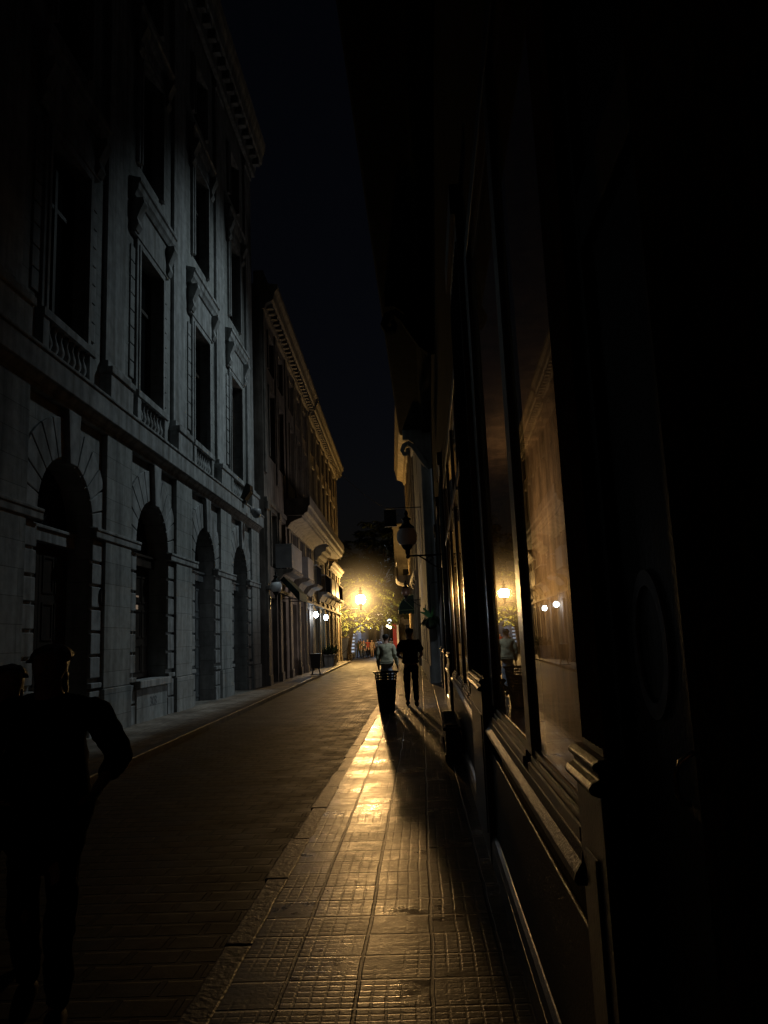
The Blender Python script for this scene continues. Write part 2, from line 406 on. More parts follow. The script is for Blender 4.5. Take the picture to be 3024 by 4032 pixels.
# arches: voussoirs, keystones, jamb blocks, doors
random.seed(11)
for i, c in enumerate(bays):
    m = MB(B1); nv = 13
    for k in range(nv):
        if k == nv//2: m.build('voussoirs', MT['b1trim'], b1, bevel=.012); m = MB(B1); continue
        a0 = math.pi*k/nv+.011; a1 = math.pi*(k+1)/nv-.011
        ro = 1.78
        poly = [(c-HO*math.cos(a), ZS+.03+HO*math.sin(a)) for a in (a0, (a0+a1)/2, a1)] + [(c-ro*math.cos(a), ZS+.03+min(ro*math.sin(a), 1.8)) for a in (a1, (a0+a1)/2, a0)]
        m.prism(poly, .002, .055)
    m.build('voussoirs', MT['b1trim'], b1, bevel=.012)
    m = MB(B1); m.prism([(c-.15, ZS+HO-.09), (c+.15, ZS+HO-.09), (c+.25, 5.88), (c-.25, 5.88)], 0, .16); m.build('keystone', MT['b1trim'], b1, bevel=.015)
    for s in (-1, 1):
        m = MB(B1)
        a, b = (c-HO-.5, c-HO) if s < 0 else (c+HO, c+HO+.5)
        z = 1.14
        while z < 3.7:
            m.box(a+.01, b, .002, .06, z+.03, min(z+.41, 3.75)); z += .435
        m.box(a, b, 0, .07, .06, .5); m.box(a, b, 0, .06, .54, .93)
        m.build('jamb_blocks', MT['b1trim'], b1, bevel=.014)
    # door or window filling
    wood = MT['door_grey'] if i >= 3 else MT['door']
    zb = .12 if i != 2 else 1.02
    m = MB(B1)
    for s in (0, 1):
        a = c-HO if s == 0 else c+.01; b = c-.01 if s == 0 else c+HO
        m.box(a, b, -.48, -.42, zb, 3.55)
        npan = 3 if i == 2 else 4
        for q in range(npan):
            z0 = zb+.12+q*(3.4-zb)/npan; z1 = z0+(3.4-zb)/npan-.16
            for x0, x1 in ((a+.1, (a+b)/2-.03), ((a+b)/2+.03, b-.1)):
                m.box(x0, x1, -.418, -.40, z0, z0+.04); m.box(x0, x1, -.418, -.40, z1-.04, z1); m.box(x0, x0+.04, -.418, -.40, z0+.04, z1-.04); m.box(x1-.04, x1, -.418, -.40, z0+.04, z1-.04)
    d = m.build('door' if i != 2 else 'shutter', wood, b1)
    m = MB(B1); m.box(c-HO, c+HO, -.5, -.28, 3.56, 3.78); m.box(c-HO, c+HO, -.5, -.24, 3.78, 3.84); m.build('transom', MT['b1trim'] if i == 1 else wood, b1, bevel=.01)
    m = MB(B1)
    m.prism([(c-HO*math.cos(a*math.pi/20), 3.9+HO*math.sin(a*math.pi/20)) for a in range(21)], -.47, -.45)
    fl = m.build('fanlight', MT['darkglass'], b1)
    m = MB(B1)
    for a in (.25, .5, .75):
        ca, sa = math.cos(a*math.pi), math.sin(a*math.pi)
        m.tube([(c, -.43, 3.88), (c+1.04*ca, -.43, 3.9+1.04*sa)], .022, 5)
    m.tube([(c+.45*math.cos(a*math.pi/10), -.43, 3.9+.45*math.sin(a*math.pi/10)) for a in range(11)], .02, 5)
    m.build('glazing_bars', MT['iron'], fl)
m = MB(B1); m.box(bays[2]+.02, bays[2]+.34, -.40, -.397, 2.86, 2.9); m.build('glow_patch', emit('dim_warm_glow', (1., .72, .5), .12), b1)  # small warm emissive patches laid on the shutter
m = MB(B1); m.box(bays[2]+.0, bays[2]+.30, -.40, -.397, 2.58, 2.68); m.build('glow_patch', emit('dim_warm_glow', (1., .72, .5), .16), b1)
# stone parapet under the second window, with its faint number
m = MB(B1); m.box(bays[2]-HO, bays[2]+HO-.15, -.3, .1, .06, .84); pb = m.build('parapet', MT['b1'], b1, bevel=.015)
m = MB(B1); m.box(bays[2]-HO-.06, bays[2]+HO-.1, -.3, .2, .842, 1.0); m.build('sill', MT['b1trim'], pb, bevel=.015)
tc = bpy.data.curves.new('number', 'FONT'); tc.body = '303'; tc.size = .3; tc.extrude = .002; tc.align_x = 'CENTER'; tc.materials.append(MT['faintpaint'])
tmp = bpy.data.objects.new('number', tc); tme = bpy.data.meshes.new_from_object(tmp); bpy.data.objects.remove(tmp)
to = bpy.data.objects.new('number', tme); col.objects.link(to); to.parent = pb
to.matrix_basis = Matrix.Translation(B1(bays[2]-.05, .106, .42) - b1.location) @ Matrix.Rotation(R(90), 4, 'Z') @ Matrix.Rotation(R(90), 4, 'X')
# windows of the upper floors
for i, c in enumerate(bays):
    for fl in range(3):
        (z0, z1), h = FL[fl], HW[fl]
        m = MB(B1U)
        m.box(c-h, c-h+.09, -.34, -.22, z0, z1); m.box(c+h-.09, c+h, -.34, -.22, z0, z1); m.box(c-h+.09, c+h-.09, -.34, -.22, z1-.1, z1); m.box(c-.05, c+.05, -.34, -.21, z0, z1-.1)
        zc = z0+(z1-z0)*.68; m.box(c-h+.09, c-.05, -.34, -.22, zc, zc+.09); m.box(c+.05, c+h-.09, -.34, -.22, zc, zc+.09)
        wn = m.build('window', MT['door'], b1)
        m = MB(B1U); m.box(c-h+.02, c+h-.02, -.30, -.28, z0+.01, z1-.02); m.build('pane', MT['darkglass'], wn)
        m = MB(B1U)   # architrave
        e = .2
        m.box(c-h-e, c-h, .001, .08, z0, z1+e); m.box(c+h, c+h+e, .001, .08, z0, z1+e); m.box(c-h, c+h, .001, .08, z1, z1+e)
        m.box(c-h-e*.45, c-h, .08, .11, z0, z1+e*.45); m.box(c+h, c+h+e*.45, .08, .11, z0, z1+e*.45); m.box(c-h, c+h, .08, .11, z1, z1+e*.45)
        if fl == 0:
            zg = z0+.25
            while zg < z1-.2:   # rusticated blocks beside the window
                for s in (-1, 1): m.box(min(c+s*(h+e), c+s*(h+e+.28)), max(c+s*(h+e), c+s*(h+e+.28)), .001, .035, zg, zg+.37)
                zg += .40
        m.build('frame', MT['b1trim'], wn, bevel=.01)
        if fl < 2:
            zh = 12.02 if fl == 0 else 16.75; ww = 1.34 if fl == 0 else 1.2; ov = .28 if fl == 0 else .24
            m = MB(B1U)
            m.box(c-ww+.1, c+ww-.1, .001, .1, z1+.22, zh)
            m.prism([(0, zh), (.14, zh), (.18, zh+.1), (ov-.06, zh+.16), (ov-.04, zh+.3), (ov, zh+.34), (ov, zh+.42), (0, zh+.5)], c-ww-.05, c+ww+.05, 'nz')
            for s in (-1, 1):   # scroll consoles
                a = c+s*(ww-.2); m.prism([(.1, zh), (.3, zh), (.32, zh-.12), (.24, zh-.3), (.16, zh-.5), (.2, zh-.66), (.13, zh-.8), (.1, zh-.8)], a-.13, a+.13, 'nz')
            m.build('hood', MT['b1trim'], wn, bevel=.01)
    # balustrade below the first floor window
    m = MB(B1U); z0 = FL[0][0]
    m.box(c-1.06, c+1.06, -.2, .17, z0-.15, z0); m.box(c-1.04, c+1.04, -.2, .13, 6.5, 6.68); m.box(c-1.04, c-.82, -.18, .14, 6.68, z0-.15); m.box(c+.82, c+1.04, -.18, .14, 6.68, z0-.15); m.box(c-.82, c+.82, -.2, -.19, 6.68, z0-.15)
    bl = m.build('balustrade', MT['b1trim'], b1, bevel=.01)
    for q in range(7):
        u = c-.69+q*.23
        m = MB(B1U); m.lathe([(.06, 0), (.06, .05), (.035, .09), (.08, .22), (.072, .3), (.03, .44), (.03, .49), (.055, .56), (.055, .62)], (u, .05, 6.68), 10)
        m.build('baluster', MT['b1trim'], bl, smooth=True)

# lettering on two piers: black capital strokes too far off to read
def lettering(u0, z0, rows, label, hgt=.17):
    t = thing('wall_lettering', label, 'lettering', B1(u0, .1, z0)); random.seed(int(u0*10))
    for r_, words in enumerate(rows):
        for off, n in words:
            m = MB(B1); z = z0-r_*.285
            for q in range(n):
                u = u0+off+q*.115; kind = random.choice('HEONTIA')
                m.box(u, u+.03, .0905, .105, z, z+hgt)
                if kind in 'HON': m.box(u+.062, u+.092, .0905, .105, z, z+hgt)
                if kind in 'EOTA': m.box(u+.03, u+.09 if kind != 'O' else u+.062, .0905, .104, z+hgt-.035, z+hgt)
                if kind in 'EO': m.box(u+.03, u+.062, .0905, .104, z, z+.035)
                if kind in 'EHA': m.box(u+.03, u+.062, .0905, .103, z+hgt*.42, z+hgt*.6)
                if kind == 'A': m.box(u+.062, u+.092, .0905, .105, z, z+hgt-.035)
            m.build('word', MT['letters'], t)
lettering(pils[2][0]+.22, 2.98, [[(.06, 6)], [(0, 4), (.55, 5)]], 'three dark words in two rows on the pier between the second and third visible doorways')
lettering(pils[3][0]+.12, 2.96, [[(0, 7)], [(.05, 6)]], 'two dark words stacked on the pier left of the farthest arched doorway')
t = thing('wall_plaque', 'small dark oval plaque beside the nearest arched doorway', 'plaque', B1(14.6, .07, 2.7))
m = MB(B1); m.prism([(14.62+.11*math.cos(a*math.pi/10), 2.68+.17*math.sin(a*math.pi/10)) for a in range(20)], .061, .085); m.build('plate', MT['letters'], t, bevel=.008)
m = MB(B1); m.prism([(14.62+.075*math.cos(a*math.pi/10), 2.68+.125*math.sin(a*math.pi/10)) for a in range(20)], .086, .092); m.build('shield', MT['iron'], t)
# floodlight and dome camera
t = thing('floodlight', 'black floodlight on a bracket standing on the stone cornice band, switched off', 'floodlight', B1(26.0, .3, 6.45))
m = MB(B1); m.box(25.78, 26.02, .28, .40, 6.451, 6.50); m.tube([(25.9, .34, 6.5), (25.9, .34, 6.62)], .03, 6); m.build('bracket', MT['iron'], t)
m = MB(B1); m.prism([(.22, 6.62), (.34, 6.56), (.56, 6.86), (.56, 7.08), (.42, 7.14)], 25.72, 26.24, 'nz'); m.build('housing', MT['plastic'], t, bevel=.02)
m = MB(B1); m.prism([(.35, 6.565), (.365, 6.56), (.575, 6.86), (.56, 6.862)], 25.76, 26.2, 'nz'); m.build('lens', MT['darkglass'], t)
t = thing('dome_camera', 'round grey security camera hanging from the front of the cornice band', 'camera', B1(26.5, .5, 6.2))
m = MB(B1); m.box(26.36, 26.56, .421, .46, 6.2, 6.4); m.tube([(26.46, .44, 6.34), (26.46, .62, 6.34)], .035, 8); m.build('bracket', MT['metal_pale'], t)
m = MB(B1); m.lathe([(.05, .3), (.15, .28), (.17, .18), (.165, .1), (.13, .02), (.06, -.03), (.01, -.04)], (26.46, .62, 6.05), 16); m.build('dome', MT['metal_pale'], t, smooth=True)

# ------------------------------------------------------------------ second and third buildings on the left
B2 = Frame((-5.85-.018*.0, 29.5), (-5.85-.018*33.5, 63), 'left')
def rect_hole_wall(m, u0, u1, z0, z1, holes, n0, n1):
    """wall of boxes with rectangular holes (u0,u1,z0,z1), holes with disjoint u ranges grouped by column"""
    cols = {}
    for h in holes: cols.setdefault((h[0], h[1]), []).append((h[2], h[3]))
    x = u0
    for (a, b) in sorted(cols):
        m.box(x, a, n0, n1, z0, z1); z = z0
        for (c, d) in sorted(cols[(a, b)]): m.box(a, b, n0, n1, z, c); z = d
        m.box(a, b, n0, n1, z, z1); x = b
    m.box(x, u1, n0, n1, z0, z1)
def old_block(fr, u0, u1, cols, hw, wallm, trimm, label, cat, H, doorm, name='plaster_building', loc=None):
    t = thing(name, label, cat, fr(u0, 0, .1))
    holes = []
    for c in cols:
        holes += [(c-hw, c+hw, .13, 3.5), (c-hw, c+hw, 4.75, 7.0), (c-hw, c+hw, 9.3, 12.2), (c-hw, c+hw, 13.1, 14.6)]
    m = MB(fr); rect_hole_wall(m, u0, u1, 0, H, holes, -.4, 0); m.box(u0, u1, -6, -.4, H-.4, H-.05); m.box(u1-.3, u1, -6, -.4, 0, H-.41); m.build('wall', wallm, t)
    m = MB(fr); m.box(u0, u1-.31, -.75, -.7, .1, H-.5); m.build('inner_wall', MT['door'], t)
    ps = [u0+.3] + [(cols[k]+cols[k+1])/2 for k in range(len(cols)-1)] + [u1-.3]
    for u in ps:
        m = MB(fr); m.box(u-.26, u+.26, 0, .1, .5, 7.2); m.box(u-.32, u+.32, 0, .15, .05, .5); m.box(u-.3, u+.3, 0, .15, 6.9, 7.2); m.build('pilaster', trimm, t, bevel=.012)
        m = MB(fr); m.box(u-.2, u+.2, 0, .07, 8.4, H-1.1); m.build('pilaster', trimm, t, bevel=.012)
    m = MB(fr); m.box(u0, u1, 0, .17, 3.75, 3.9); m.build('string_course', trimm, t, bevel=.012)
    m = MB(fr); m.box(u0, u1, 0, .12, 7.2, 7.38); m.build('string_course', trimm, t, bevel=.012)
    m = MB(fr); m.prism([(0, H-1.1), (.12, H-1.1), (.2, H-.9), (.5, H-.75), (.55, H-.45), (.68, H-.3), (.68, H-.1), (0, H)], u0, u1+.35, 'nz')
    u = u0+.3
    while u < u1: m.box(u, u+.2, .1, .42, H-1.0, H-.78); u += .55
    m.build('cornice', trimm, t)
    m = MB(fr)   # roof parapet with urns
    m.box(u0, u1, -.3, .1, H, H+.55); pp = m.build('parapet', trimm, t)
    for u in ps[1:]:
        m = MB(fr); m.box(u-.2, u+.2, -.3, .14, H, H+.8); m.lathe([(.1, 0), (.06, .12), (.17, .32), (.19, .42), (.08, .56), (.03, .7)], (u, -.08, H+.8), 10)
        m.build('urn', trimm, pp)
    for c in cols:
        m = MB(fr)
        for s in (0, 1):
            a = c-hw if s == 0 else c+.01; b = c-.01 if s == 0 else c+hw
            m.box(a, b, -.32, -.26, .13, 2.7)
            for q in range(3): m.box(a+.1, b-.1, -.259, -.23, .3+q*.8, .3+q*.8+.62)
        m.box(c-hw, c+hw, -.34, -.22, 2.71, 2.85)
        d = m.build('door', doorm, t, bevel=.008)
        m = MB(fr); m.box(c-hw, c+hw, -.32, -.3, 2.86, 3.5); m.build('transom_pane', MT['darkglass'], d)
        for z0, z1 in ((4.75, 7.0), (9.3, 12.2), (13.1, 14.6)):
            m = MB(fr)
            m.box(c-hw, c-hw+.08, -.3, -.2, z0, z1); m.box(c+hw-.08, c+hw, -.3, -.2, z0, z1); m.box(c-hw+.08, c+hw-.08, -.3, -.2, z1-.09, z1); m.box(c-.04, c+.04, -.3, -.19, z0, z1-.09)
            for q in range(int((z1-z0)/.14)): m.box(c-hw+.08, c-.04, -.29, -.25, z0+.04+q*.14, z0+.15+q*.14)
            wn = m.build('window', doorm, t)
            m = MB(fr); m.box(c+.05, c+hw-.09, -.27, -.25, z0+.01, z1-.1); m.build('pane', MT['darkglass'], wn)
            m = MB(fr); e = .16
            m.box(c-hw-e, c-hw, .001, .06, z0, z1+e); m.box(c+hw, c+hw+e, .001, .06, z0, z1+e); m.box(c-hw, c+hw, .001, .06, z1, z1+e)
            m.build('frame', trimm, wn)
    return t
def balcony(t, fr, a, b, solid, zf=4.72, out=.75):
    m = MB(fr); m.prism([(0, zf-.55), (.08, zf-.55), (out*.5, zf-.2), (out-.08, zf-.14), (out, zf-.06), (out, zf), (0, zf)], a, b, 'nz')
    bc = m.build('balcony', MT['b2trim'], t, bevel=.01)
    m = MB(fr); m.box(a+.03, b-.03, out-.07, out-.035, zf+1.0, zf+1.06); m.box(a+.03, a+.07, .02, out-.07, zf+1.0, zf+1.06); m.box(b-.07, b-.03, .02, out-.07, zf+1.0, zf+1.06)
    m.build('handrail', MT['metal_pale'], bc)
    m = MB(fr)
    if solid: m.box(a+.035, b-.035, out-.06, out-.045, zf+.05, zf+.995); m.box(a+.035, a+.05, .02, out-.07, zf+.05, zf+.995)
    n = int((b-a)/.13)
    for q in range(n+1): u = a+.05+(b-a-.1)*q/n; m.tube([(u, out-.075, zf), (u, out-.075, zf+1.0)], .011, 5)
    for q in range(1, 6): m.tube([(a+.055, out*q/6, zf), (a+.055, out*q/6, zf+1.0)], .011, 5)
    m.build('railing', MT['metal_pale'] if solid else MT['iron'], bc)
b2 = old_block(B2, 29.6, 44.4, [31.6, 34.0, 37.4, 40.0, 42.6], .62, MT['b2'], MT['b2trim'], 'worn pinkish plaster building with small balconies, right after the arched stone building', 'building', 16.3, MT['door_brown'])
for a, b, s in ((31.9, 35.1, True), (37.3, 39.6, True), (41.2, 43.4, False)): balcony(b2, B2, a, b, s)
b3 = old_block(B2, 44.45, 63.1, [46.3, 49.3, 52.2, 54.8, 57.4, 60.4], .68, MT['b3'], MT['b3trim'], 'ochre lamp-lit corner building with stepped balcony mouldings at the end of the left side', 'building', 16.1, MT['door_brown'])
for a, b, s in ((47.6, 50.4, False), (51.0, 53.4, True), (53.9, 56.4, True), (57., 60.2, False)): balcony(b3, B2, a, b, s, out=.6)
# the long upper balcony that runs over both, with its stepped underside
m = MB(B2)
m.prism([(0, 7.4), (.9, 7.4), (.95, 7.5), (1.08, 7.55), (1.12, 7.8), (1.2, 7.86), (1.2, 8.3), (1.12, 8.32), (1.12, 8.2), (0, 8.2)], 44.5, 54.2, 'nz')
lb = m.build('long_balcony', MT['b3trim'], b3, bevel=.012)
m = MB(B2); m.prism([(.02, 6.55), (.2, 6.55), (.22, 6.75), (.42, 6.8), (.46, 7.0), (.68, 7.06), (.72, 7.28), (.86, 7.32), (.88, 7.398), (.02, 7.398)], 46.2, 49.6, 'nz'); m.build('stepped_corbel', MT['b3trim'], lb, bevel=.01)
m = MB(B2)
m.prism([(0, 6.75), (.16, 6.75), (.2, 6.9), (.3, 6.95), (.34, 7.12), (.46, 7.18), (.48, 7.3), (0, 7.3)], 54.4, 63.3, 'nz')
m.build('stepped_cornice', MT['b3trim'], lb, bevel=.01)
m = MB(B2)
m.prism([(0, 7.4), (.9, 7.4), (.95, 7.5), (1.08, 7.55), (1.12, 7.8), (1.2, 7.86), (1.2, 8.3), (1.12, 8.32), (1.12, 8.2), (0, 8.2)], 34.6, 44.35, 'nz')
lb2 = m.build('long_balcony', MT['b2trim'], b2, bevel=.012)
m = MB(B2); m.prism([(0, 6.9), (.15, 6.9), (.3, 7.1), (.5, 7.2), (.8, 7.3), (.82, 7.398), (0, 7.398)], 34.7, 44.3, 'nz'); m.build('coved_soffit', MT['b2trim'], lb2)
# dark awning on the pink building
t = thing('shop_awning', 'dark square shop awning hanging on the pink building behind the unlit white lantern', 'awning', B2(33, .1, 3.6))
m = MB(B2); m.prism([(.17, 4.5), (.24, 4.5), (.95, 3.75), (.95, 3.42), (.90, 3.42), (.17, 4.3)], 32.2, 34.6, 'nz'); m.build('canvas', MT['awning'], t, bevel=.01)
m = MB(B2); m.tube([(32.25, .17, 3.5), (32.25, .88, 3.5)], .02, 6); m.tube([(34.55, .17, 3.5), (34.55, .88, 3.5)], .02, 6); m.build('frame', MT['iron'], t)

# ------------------------------------------------------------------ right side: dark shopfront building
R1 = Frame((.41, 0), (.41+.0105*27, 27), 'right')
r1 = thing('shop_building', 'dark shopfront building with glossy windows and overhanging eave, along the right pavement', 'building', R1(8, 0, .1))
RE = 26.9
m = MB(R1)
wins = [(2.22, 5.6, .98, 4.5), (7.05, 14.5, .88, 4.5), (16.3, 19.2, .88, 4.5), (21., 24., .13, 4.5), (1.2, 1.94, .13, 3.4)]
wins = sorted(wins)
rect_hole_wall(m, 1.2, RE, 0, 8.75, wins, -.06, 0); m.box(1.2, RE, -7, -.16, 8.5, 8.7); m.box(RE-.3, RE, -7, -.17, 0, 8.4)
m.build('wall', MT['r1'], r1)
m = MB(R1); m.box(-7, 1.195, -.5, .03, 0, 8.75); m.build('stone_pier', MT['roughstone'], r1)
m = MB(R1); m.box(1.96, RE-.31, -1.7, -1.6, .1, 8.4); m.box(1.96, 2.04, -1.6, -.17, .1, 8.4); m.box(2.05, RE-.31, -1.6, -.17, .02, .09); m.box(2.05, RE-.31, -1.6, -.17, 4.9, 5.0); m.build('inner_wall', mat('stained_shop_plaster', (.30, .21, .13), .85, .5, 2.2, .3, streak=True), r1)
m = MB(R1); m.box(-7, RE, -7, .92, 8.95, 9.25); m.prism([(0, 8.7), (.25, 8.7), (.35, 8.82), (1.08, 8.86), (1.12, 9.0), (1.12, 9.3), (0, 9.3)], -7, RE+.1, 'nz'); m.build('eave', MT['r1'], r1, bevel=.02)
# S-shaped scroll consoles under the eave
def scroll(u, mt):
    m = MB(R1)
    top = []
    pts = [(.02, 7.55), (.12, 7.52), (.25, 7.62), (.42, 7.9), (.6, 8.2), (.78, 8.36), (.95, 8.3), (1.02, 8.12), (.95, 7.98), (.84, 8.0), (.8, 8.1), (.86, 8.17)]
    def strip(pts, wd, n0, n1):
        L, Rr = [], []
        for k, p in enumerate(pts):
            a = Vector(pts[max(0, k-1)]); b = Vector(pts[min(len(pts)-1, k+1)]); d = (b-a).normalized(); nn = Vector((-d.y, d.x))
            w_ = wd*(1-.45*k/len(pts)); q = Vector(p); L.append(q+nn*w_); Rr.append(q-nn*w_)
        for k in range(len(pts)-1): m.prism([tuple(L[k]), tuple(L[k+1]), tuple(Rr[k+1]), tuple(Rr[k])], n0, n1, 'nz')
    strip(pts, .09, u-.1, u+.1)
    m.prism([(0, 7.6), (.12, 7.6), (.3, 7.8), (.46, 8.1), (.62, 8.36), (.8, 8.5), (.98, 8.5), (.98, 8.849), (0, 8.849)], u-.07, u+.07, 'nz')
    return m.build('scroll_console', mt, r1)
for u in (5.2, 15.3, 26.3): scroll(u, MT['r2'] if u > 20 else MT['r1'])
# piers with fluted shafts and moulded pedestal caps
for a, b, pr in ((1.95, 2.2, .014), (5.62, 7.02, .05), (14.52, 16.2, .05), (19.25, 20.95, .05), (24.1, 25.4, .05)):
    m = MB(R1); m.box(a, b, .001, pr-.008, 1.35, 4.9); n = 6 if b-a < .6 else 12
    for q in range(n):
        u = a+(b-a)*(q+.5)/n; m.tube([(u, pr-.016, 1.37), (u, pr-.016, 4.7)], min(.022, (b-a)/n*.36), 6)
    m.box(a-.02, b+.02, .001, pr+.03, 4.9, 5.15)
    p_ = m.build('pier', MT['pierlit'] if a < 3 else MT['wood'], r1)
    m = MB(R1); m.box(a-.03, b+.03, .001, pr+.012, .1, 1.262); m.box(a+.06, b-.06, pr+.012, pr+.02, .3, 1.1); m.build('pedestal', MT['wood'], p_, bevel=.008)
    m = MB(R1); m.prism([(0, 1.262), (pr+.015, 1.262), (pr+.035, 1.27), (pr+.04, 1.283), (pr+.03, 1.295), (pr+.012, 1.303), (pr+.014, 1.318), (pr+.026, 1.325), (pr+.026, 1.337), (pr+.01, 1.348), (0, 1.35)], a-.03, b+.05, 'nz'); m.build('pedestal_cap', MT['woodsheen'], p_, bevel=.004)
# shop windows
def shop_window(a, b, mull, zb, transom):
    m = MB(R1)
    m.box(a, a+.05, -.062, -.006, zb+.2, 4.5); m.box(b-.32, b, -.062, .004, zb+.2, 4.5); m.box(a+.05, b-.32, -.062, .008, 4.36, 4.5)
    for u in mull: m.box(u-.085, u+.085, -.062, .002, zb+.16, 4.36)
    xs = [a+.05] + sum([[u-.085, u+.085] for u in mull], []) + [b-.32]
    for k in range(0, len(xs), 2):
        if transom: m.box(xs[k], xs[k+1], -.062, .02, 3.3, 3.42)
    wn = m.build('shop_window', MT['wood'], r1, bevel=.006)
    for k in range(0, len(xs), 2):
        q = MB(R1); a_, b_ = xs[k]-.01, xs[k+1]+.01; q.quad(R1(b_, -.02, zb+.17), R1(a_, -.02, zb+.17), R1(a_, -.02, 4.4), R1(b_, -.02, 4.4)); q.build('pane', MT['glass'], wn, fix=False)
        q = MB(R1)   # thin moulded beads at the foot of the pane
        for d, z in ((-.019, .19), (-.004, .165), (.01, .14)): q.box(xs[k], xs[k+1], d, d+.012, zb+.10, zb+z)
        q.build('glazing_bead', MT['wood'], wn, bevel=.003)
    q = MB(R1); q.prism([(-.15, zb), (.0, zb), (.045, zb+.0), (.055, zb+.012), (.05, zb+.03), (.03, zb+.06), (.025, zb+.1), (-.15, zb+.1)], a+.002, b-.002, 'nz'); q.build('sill', MT['woodsheen'], wn, bevel=.003)
    return wn
shop_window(2.22, 5.6, [3.49], .98, False)
shop_window(7.05, 14.5, [8.6, 10.1, 12.2], .88, True)
shop_window(16.3, 19.2, [17.6], .88, True)
m = MB(R1); m.box(21., 24., -.15, -.1, .13, 4.5)
for u in (21.2, 22.0, 22.6, 23.3): m.box(u, u+.5, -.1, -.06, .5, 2.4)
m.build('door', MT['wood'], r1, bevel=.01)
# riser below the first window: shiny dark stone, and plinth moulding
for a, b in ((2.25, 5.55), (7.1, 14.45), (16.3, 19.2)): m = MB(R1); m.box(a, b, .001, .02, .32, .86); m.build('stall_riser', MT['woodsheen'], r1, bevel=.006)
m = MB(R1); m.box(1.95, 20.9, .001, .055, .1, .26); m.prism([(0, .26), (.055, .26), (.04, .30), (.02, .318), (0, .318)], 1.95, 20.9, 'nz'); m.build('plinth', MT['wood'], r1, bevel=.006)
# door close to the camera with its handle and etched oval
m = MB(R1); m.box(1.2, 1.94, -.1, -.04, .13, 3.4); m.box(1.26, 1.34, -.04, -.02, .2, 3.3); m.box(1.84, 1.92, -.04, -.02, .2, 3.3); m.box(1.34, 1.84, -.04, -.02, .2, .9); m.box(1.34, 1.84, -.04, -.02, 2.6, 2.75)
dr = m.build('door', MT['doorblack'], r1, bevel=.005)
m = MB(R1)
cu, cz = 1.615, 1.62
rim = lambda ra, rb: [(cu+ra*math.cos(a*math.pi/20), cz+rb*math.sin(a*math.pi/20)) for a in range(40)]
o1, o2 = rim(.12, .15), rim(.092, .118)
for k in range(40): j = (k+1) % 40; m.prism([o1[k], o1[j], o2[j], o2[k]], -.0395, -.034)
m.build('oval_emblem', mat('etched_grey_glass', (.12, .12, .135), .6, .5, 20, 0), dr)
m = MB(R1); m.tube([(1.3, -.0199, 1.45), (1.3, .0, 1.452), (1.3, .022, 1.44), (1.3, .03, 1.42), (1.3, .03, 1.39), (1.3, .022, 1.375), (1.3, .01, 1.375)], .0045, 8); m.build('handle', MT['brass'], dr, smooth=True)
m = MB(R1); m.box(1.2, 1.94, -.2, .03, .1, .14); m.build('threshold', MT['kerb'], r1)
# low dark box in front of the second window
t = thing('planter_box', 'low black wooden box standing against the shopfront beneath the second window', 'box', R1(10.8, .15, .12))
m = MB(R1); m.box(10.0, 12.0, .075, .26, .2, .5); m.box(9.96, 12.04, .06, .29, .5, .54); m.box(10.05, 10.15, .08, .28, .12, .2); m.box(11.85, 11.95, .08, .28, .12, .2); m.build('body', MT['plastic'], t, bevel=.01)
m = MB(R1); m.box(10.06, 11.94, .1, .25, .541, .56); m.build('soil', MT['shoe'], t)

# ------------------------------------------------------------------ right side, further buildings
R2 = Frame((.31, 27.), (.05, 45.), 'right')
t = thing('grey_building', 'plain grey-blue rendered building on the right behind the hanging plant', 'building', R2(30, 0, .1))
m = MB(R2)
hol = [(c-.55, c+.55, z0, z1) for c in (31, 35.5, 40) for z0, z1 in ((.13, 3.), (5, 7.6), (9.2, 11.4))]
rect_hole_wall(m, 27.05, 45, 0, 12.8, hol, -.4, 0); m.box(27.05, 27.4, -5, -.41, 0, 12.8); m.box(27.05, 45, -5, -.41, 12.4, 12.79); m.build('wall', MT['r2'], t)
m = MB(R2); m.box(27.41, 45, -.75, -.7, .1, 12.3); m.build('inner_wall', MT['door'], t)
for h in hol:
    m = MB(R2); m.box(h[0], h[1], -.3, -.2, h[2], h[3]); m.box((h[0]+h[1])/2-.03, (h[0]+h[1])/2+.03, -.2, -.17, h[2]+.05, h[3]-.05); m.build('door' if h[2] < 1 else 'shutter', MT['door'], t)
m = MB(R2); m.box(27.04, 45, .001, .12, 12.3, 12.85); m.build('cornice', MT['r2'], t)
m = MB(R2); m.box(27.04, 45, .001, .05, .05, .7); m.build('plinth', MT['r2'], t)
m = MB(R2); m.tube([(26.98, -.32, .15), (26.98, -.32, 8.4)], .045, 8); m.build('drainpipe', MT['metal_pale'], t)
R3 = Frame((.03, 45.05), (-.62, 63.), 'right')
r3 = thing('yellow_building', 'yellow lamp-lit stone building with one projecting balcony on the far right side', 'building', R3(52, 0, .1))
cols = [47.2, 50.4, 53.6, 56.8, 60.2]
m = MB(R3); hol = []
for c in cols: hol += [(c-.6, c+.6, .13, 3.4), (c-.55, c+.55, 5.9, 8.4), (c-.55, c+.55, 10.2, 12.6)]
rect_hole_wall(m, 45.06, 63, 0, 15.6, hol, -.4, 0); m.box(45.06, 45.4, -5, -.41, 0, 15.5); m.box(45.06, 63, -5, -.41, 15.2, 15.58); m.box(62.6, 63, -5, -.41, 0, 15.1); m.build('wall', MT['r3'], r3)
m = MB(R3); m.box(45.41, 62.5, -.75, -.7, .1, 15.1); m.build('inner_wall', MT['door'], r3)
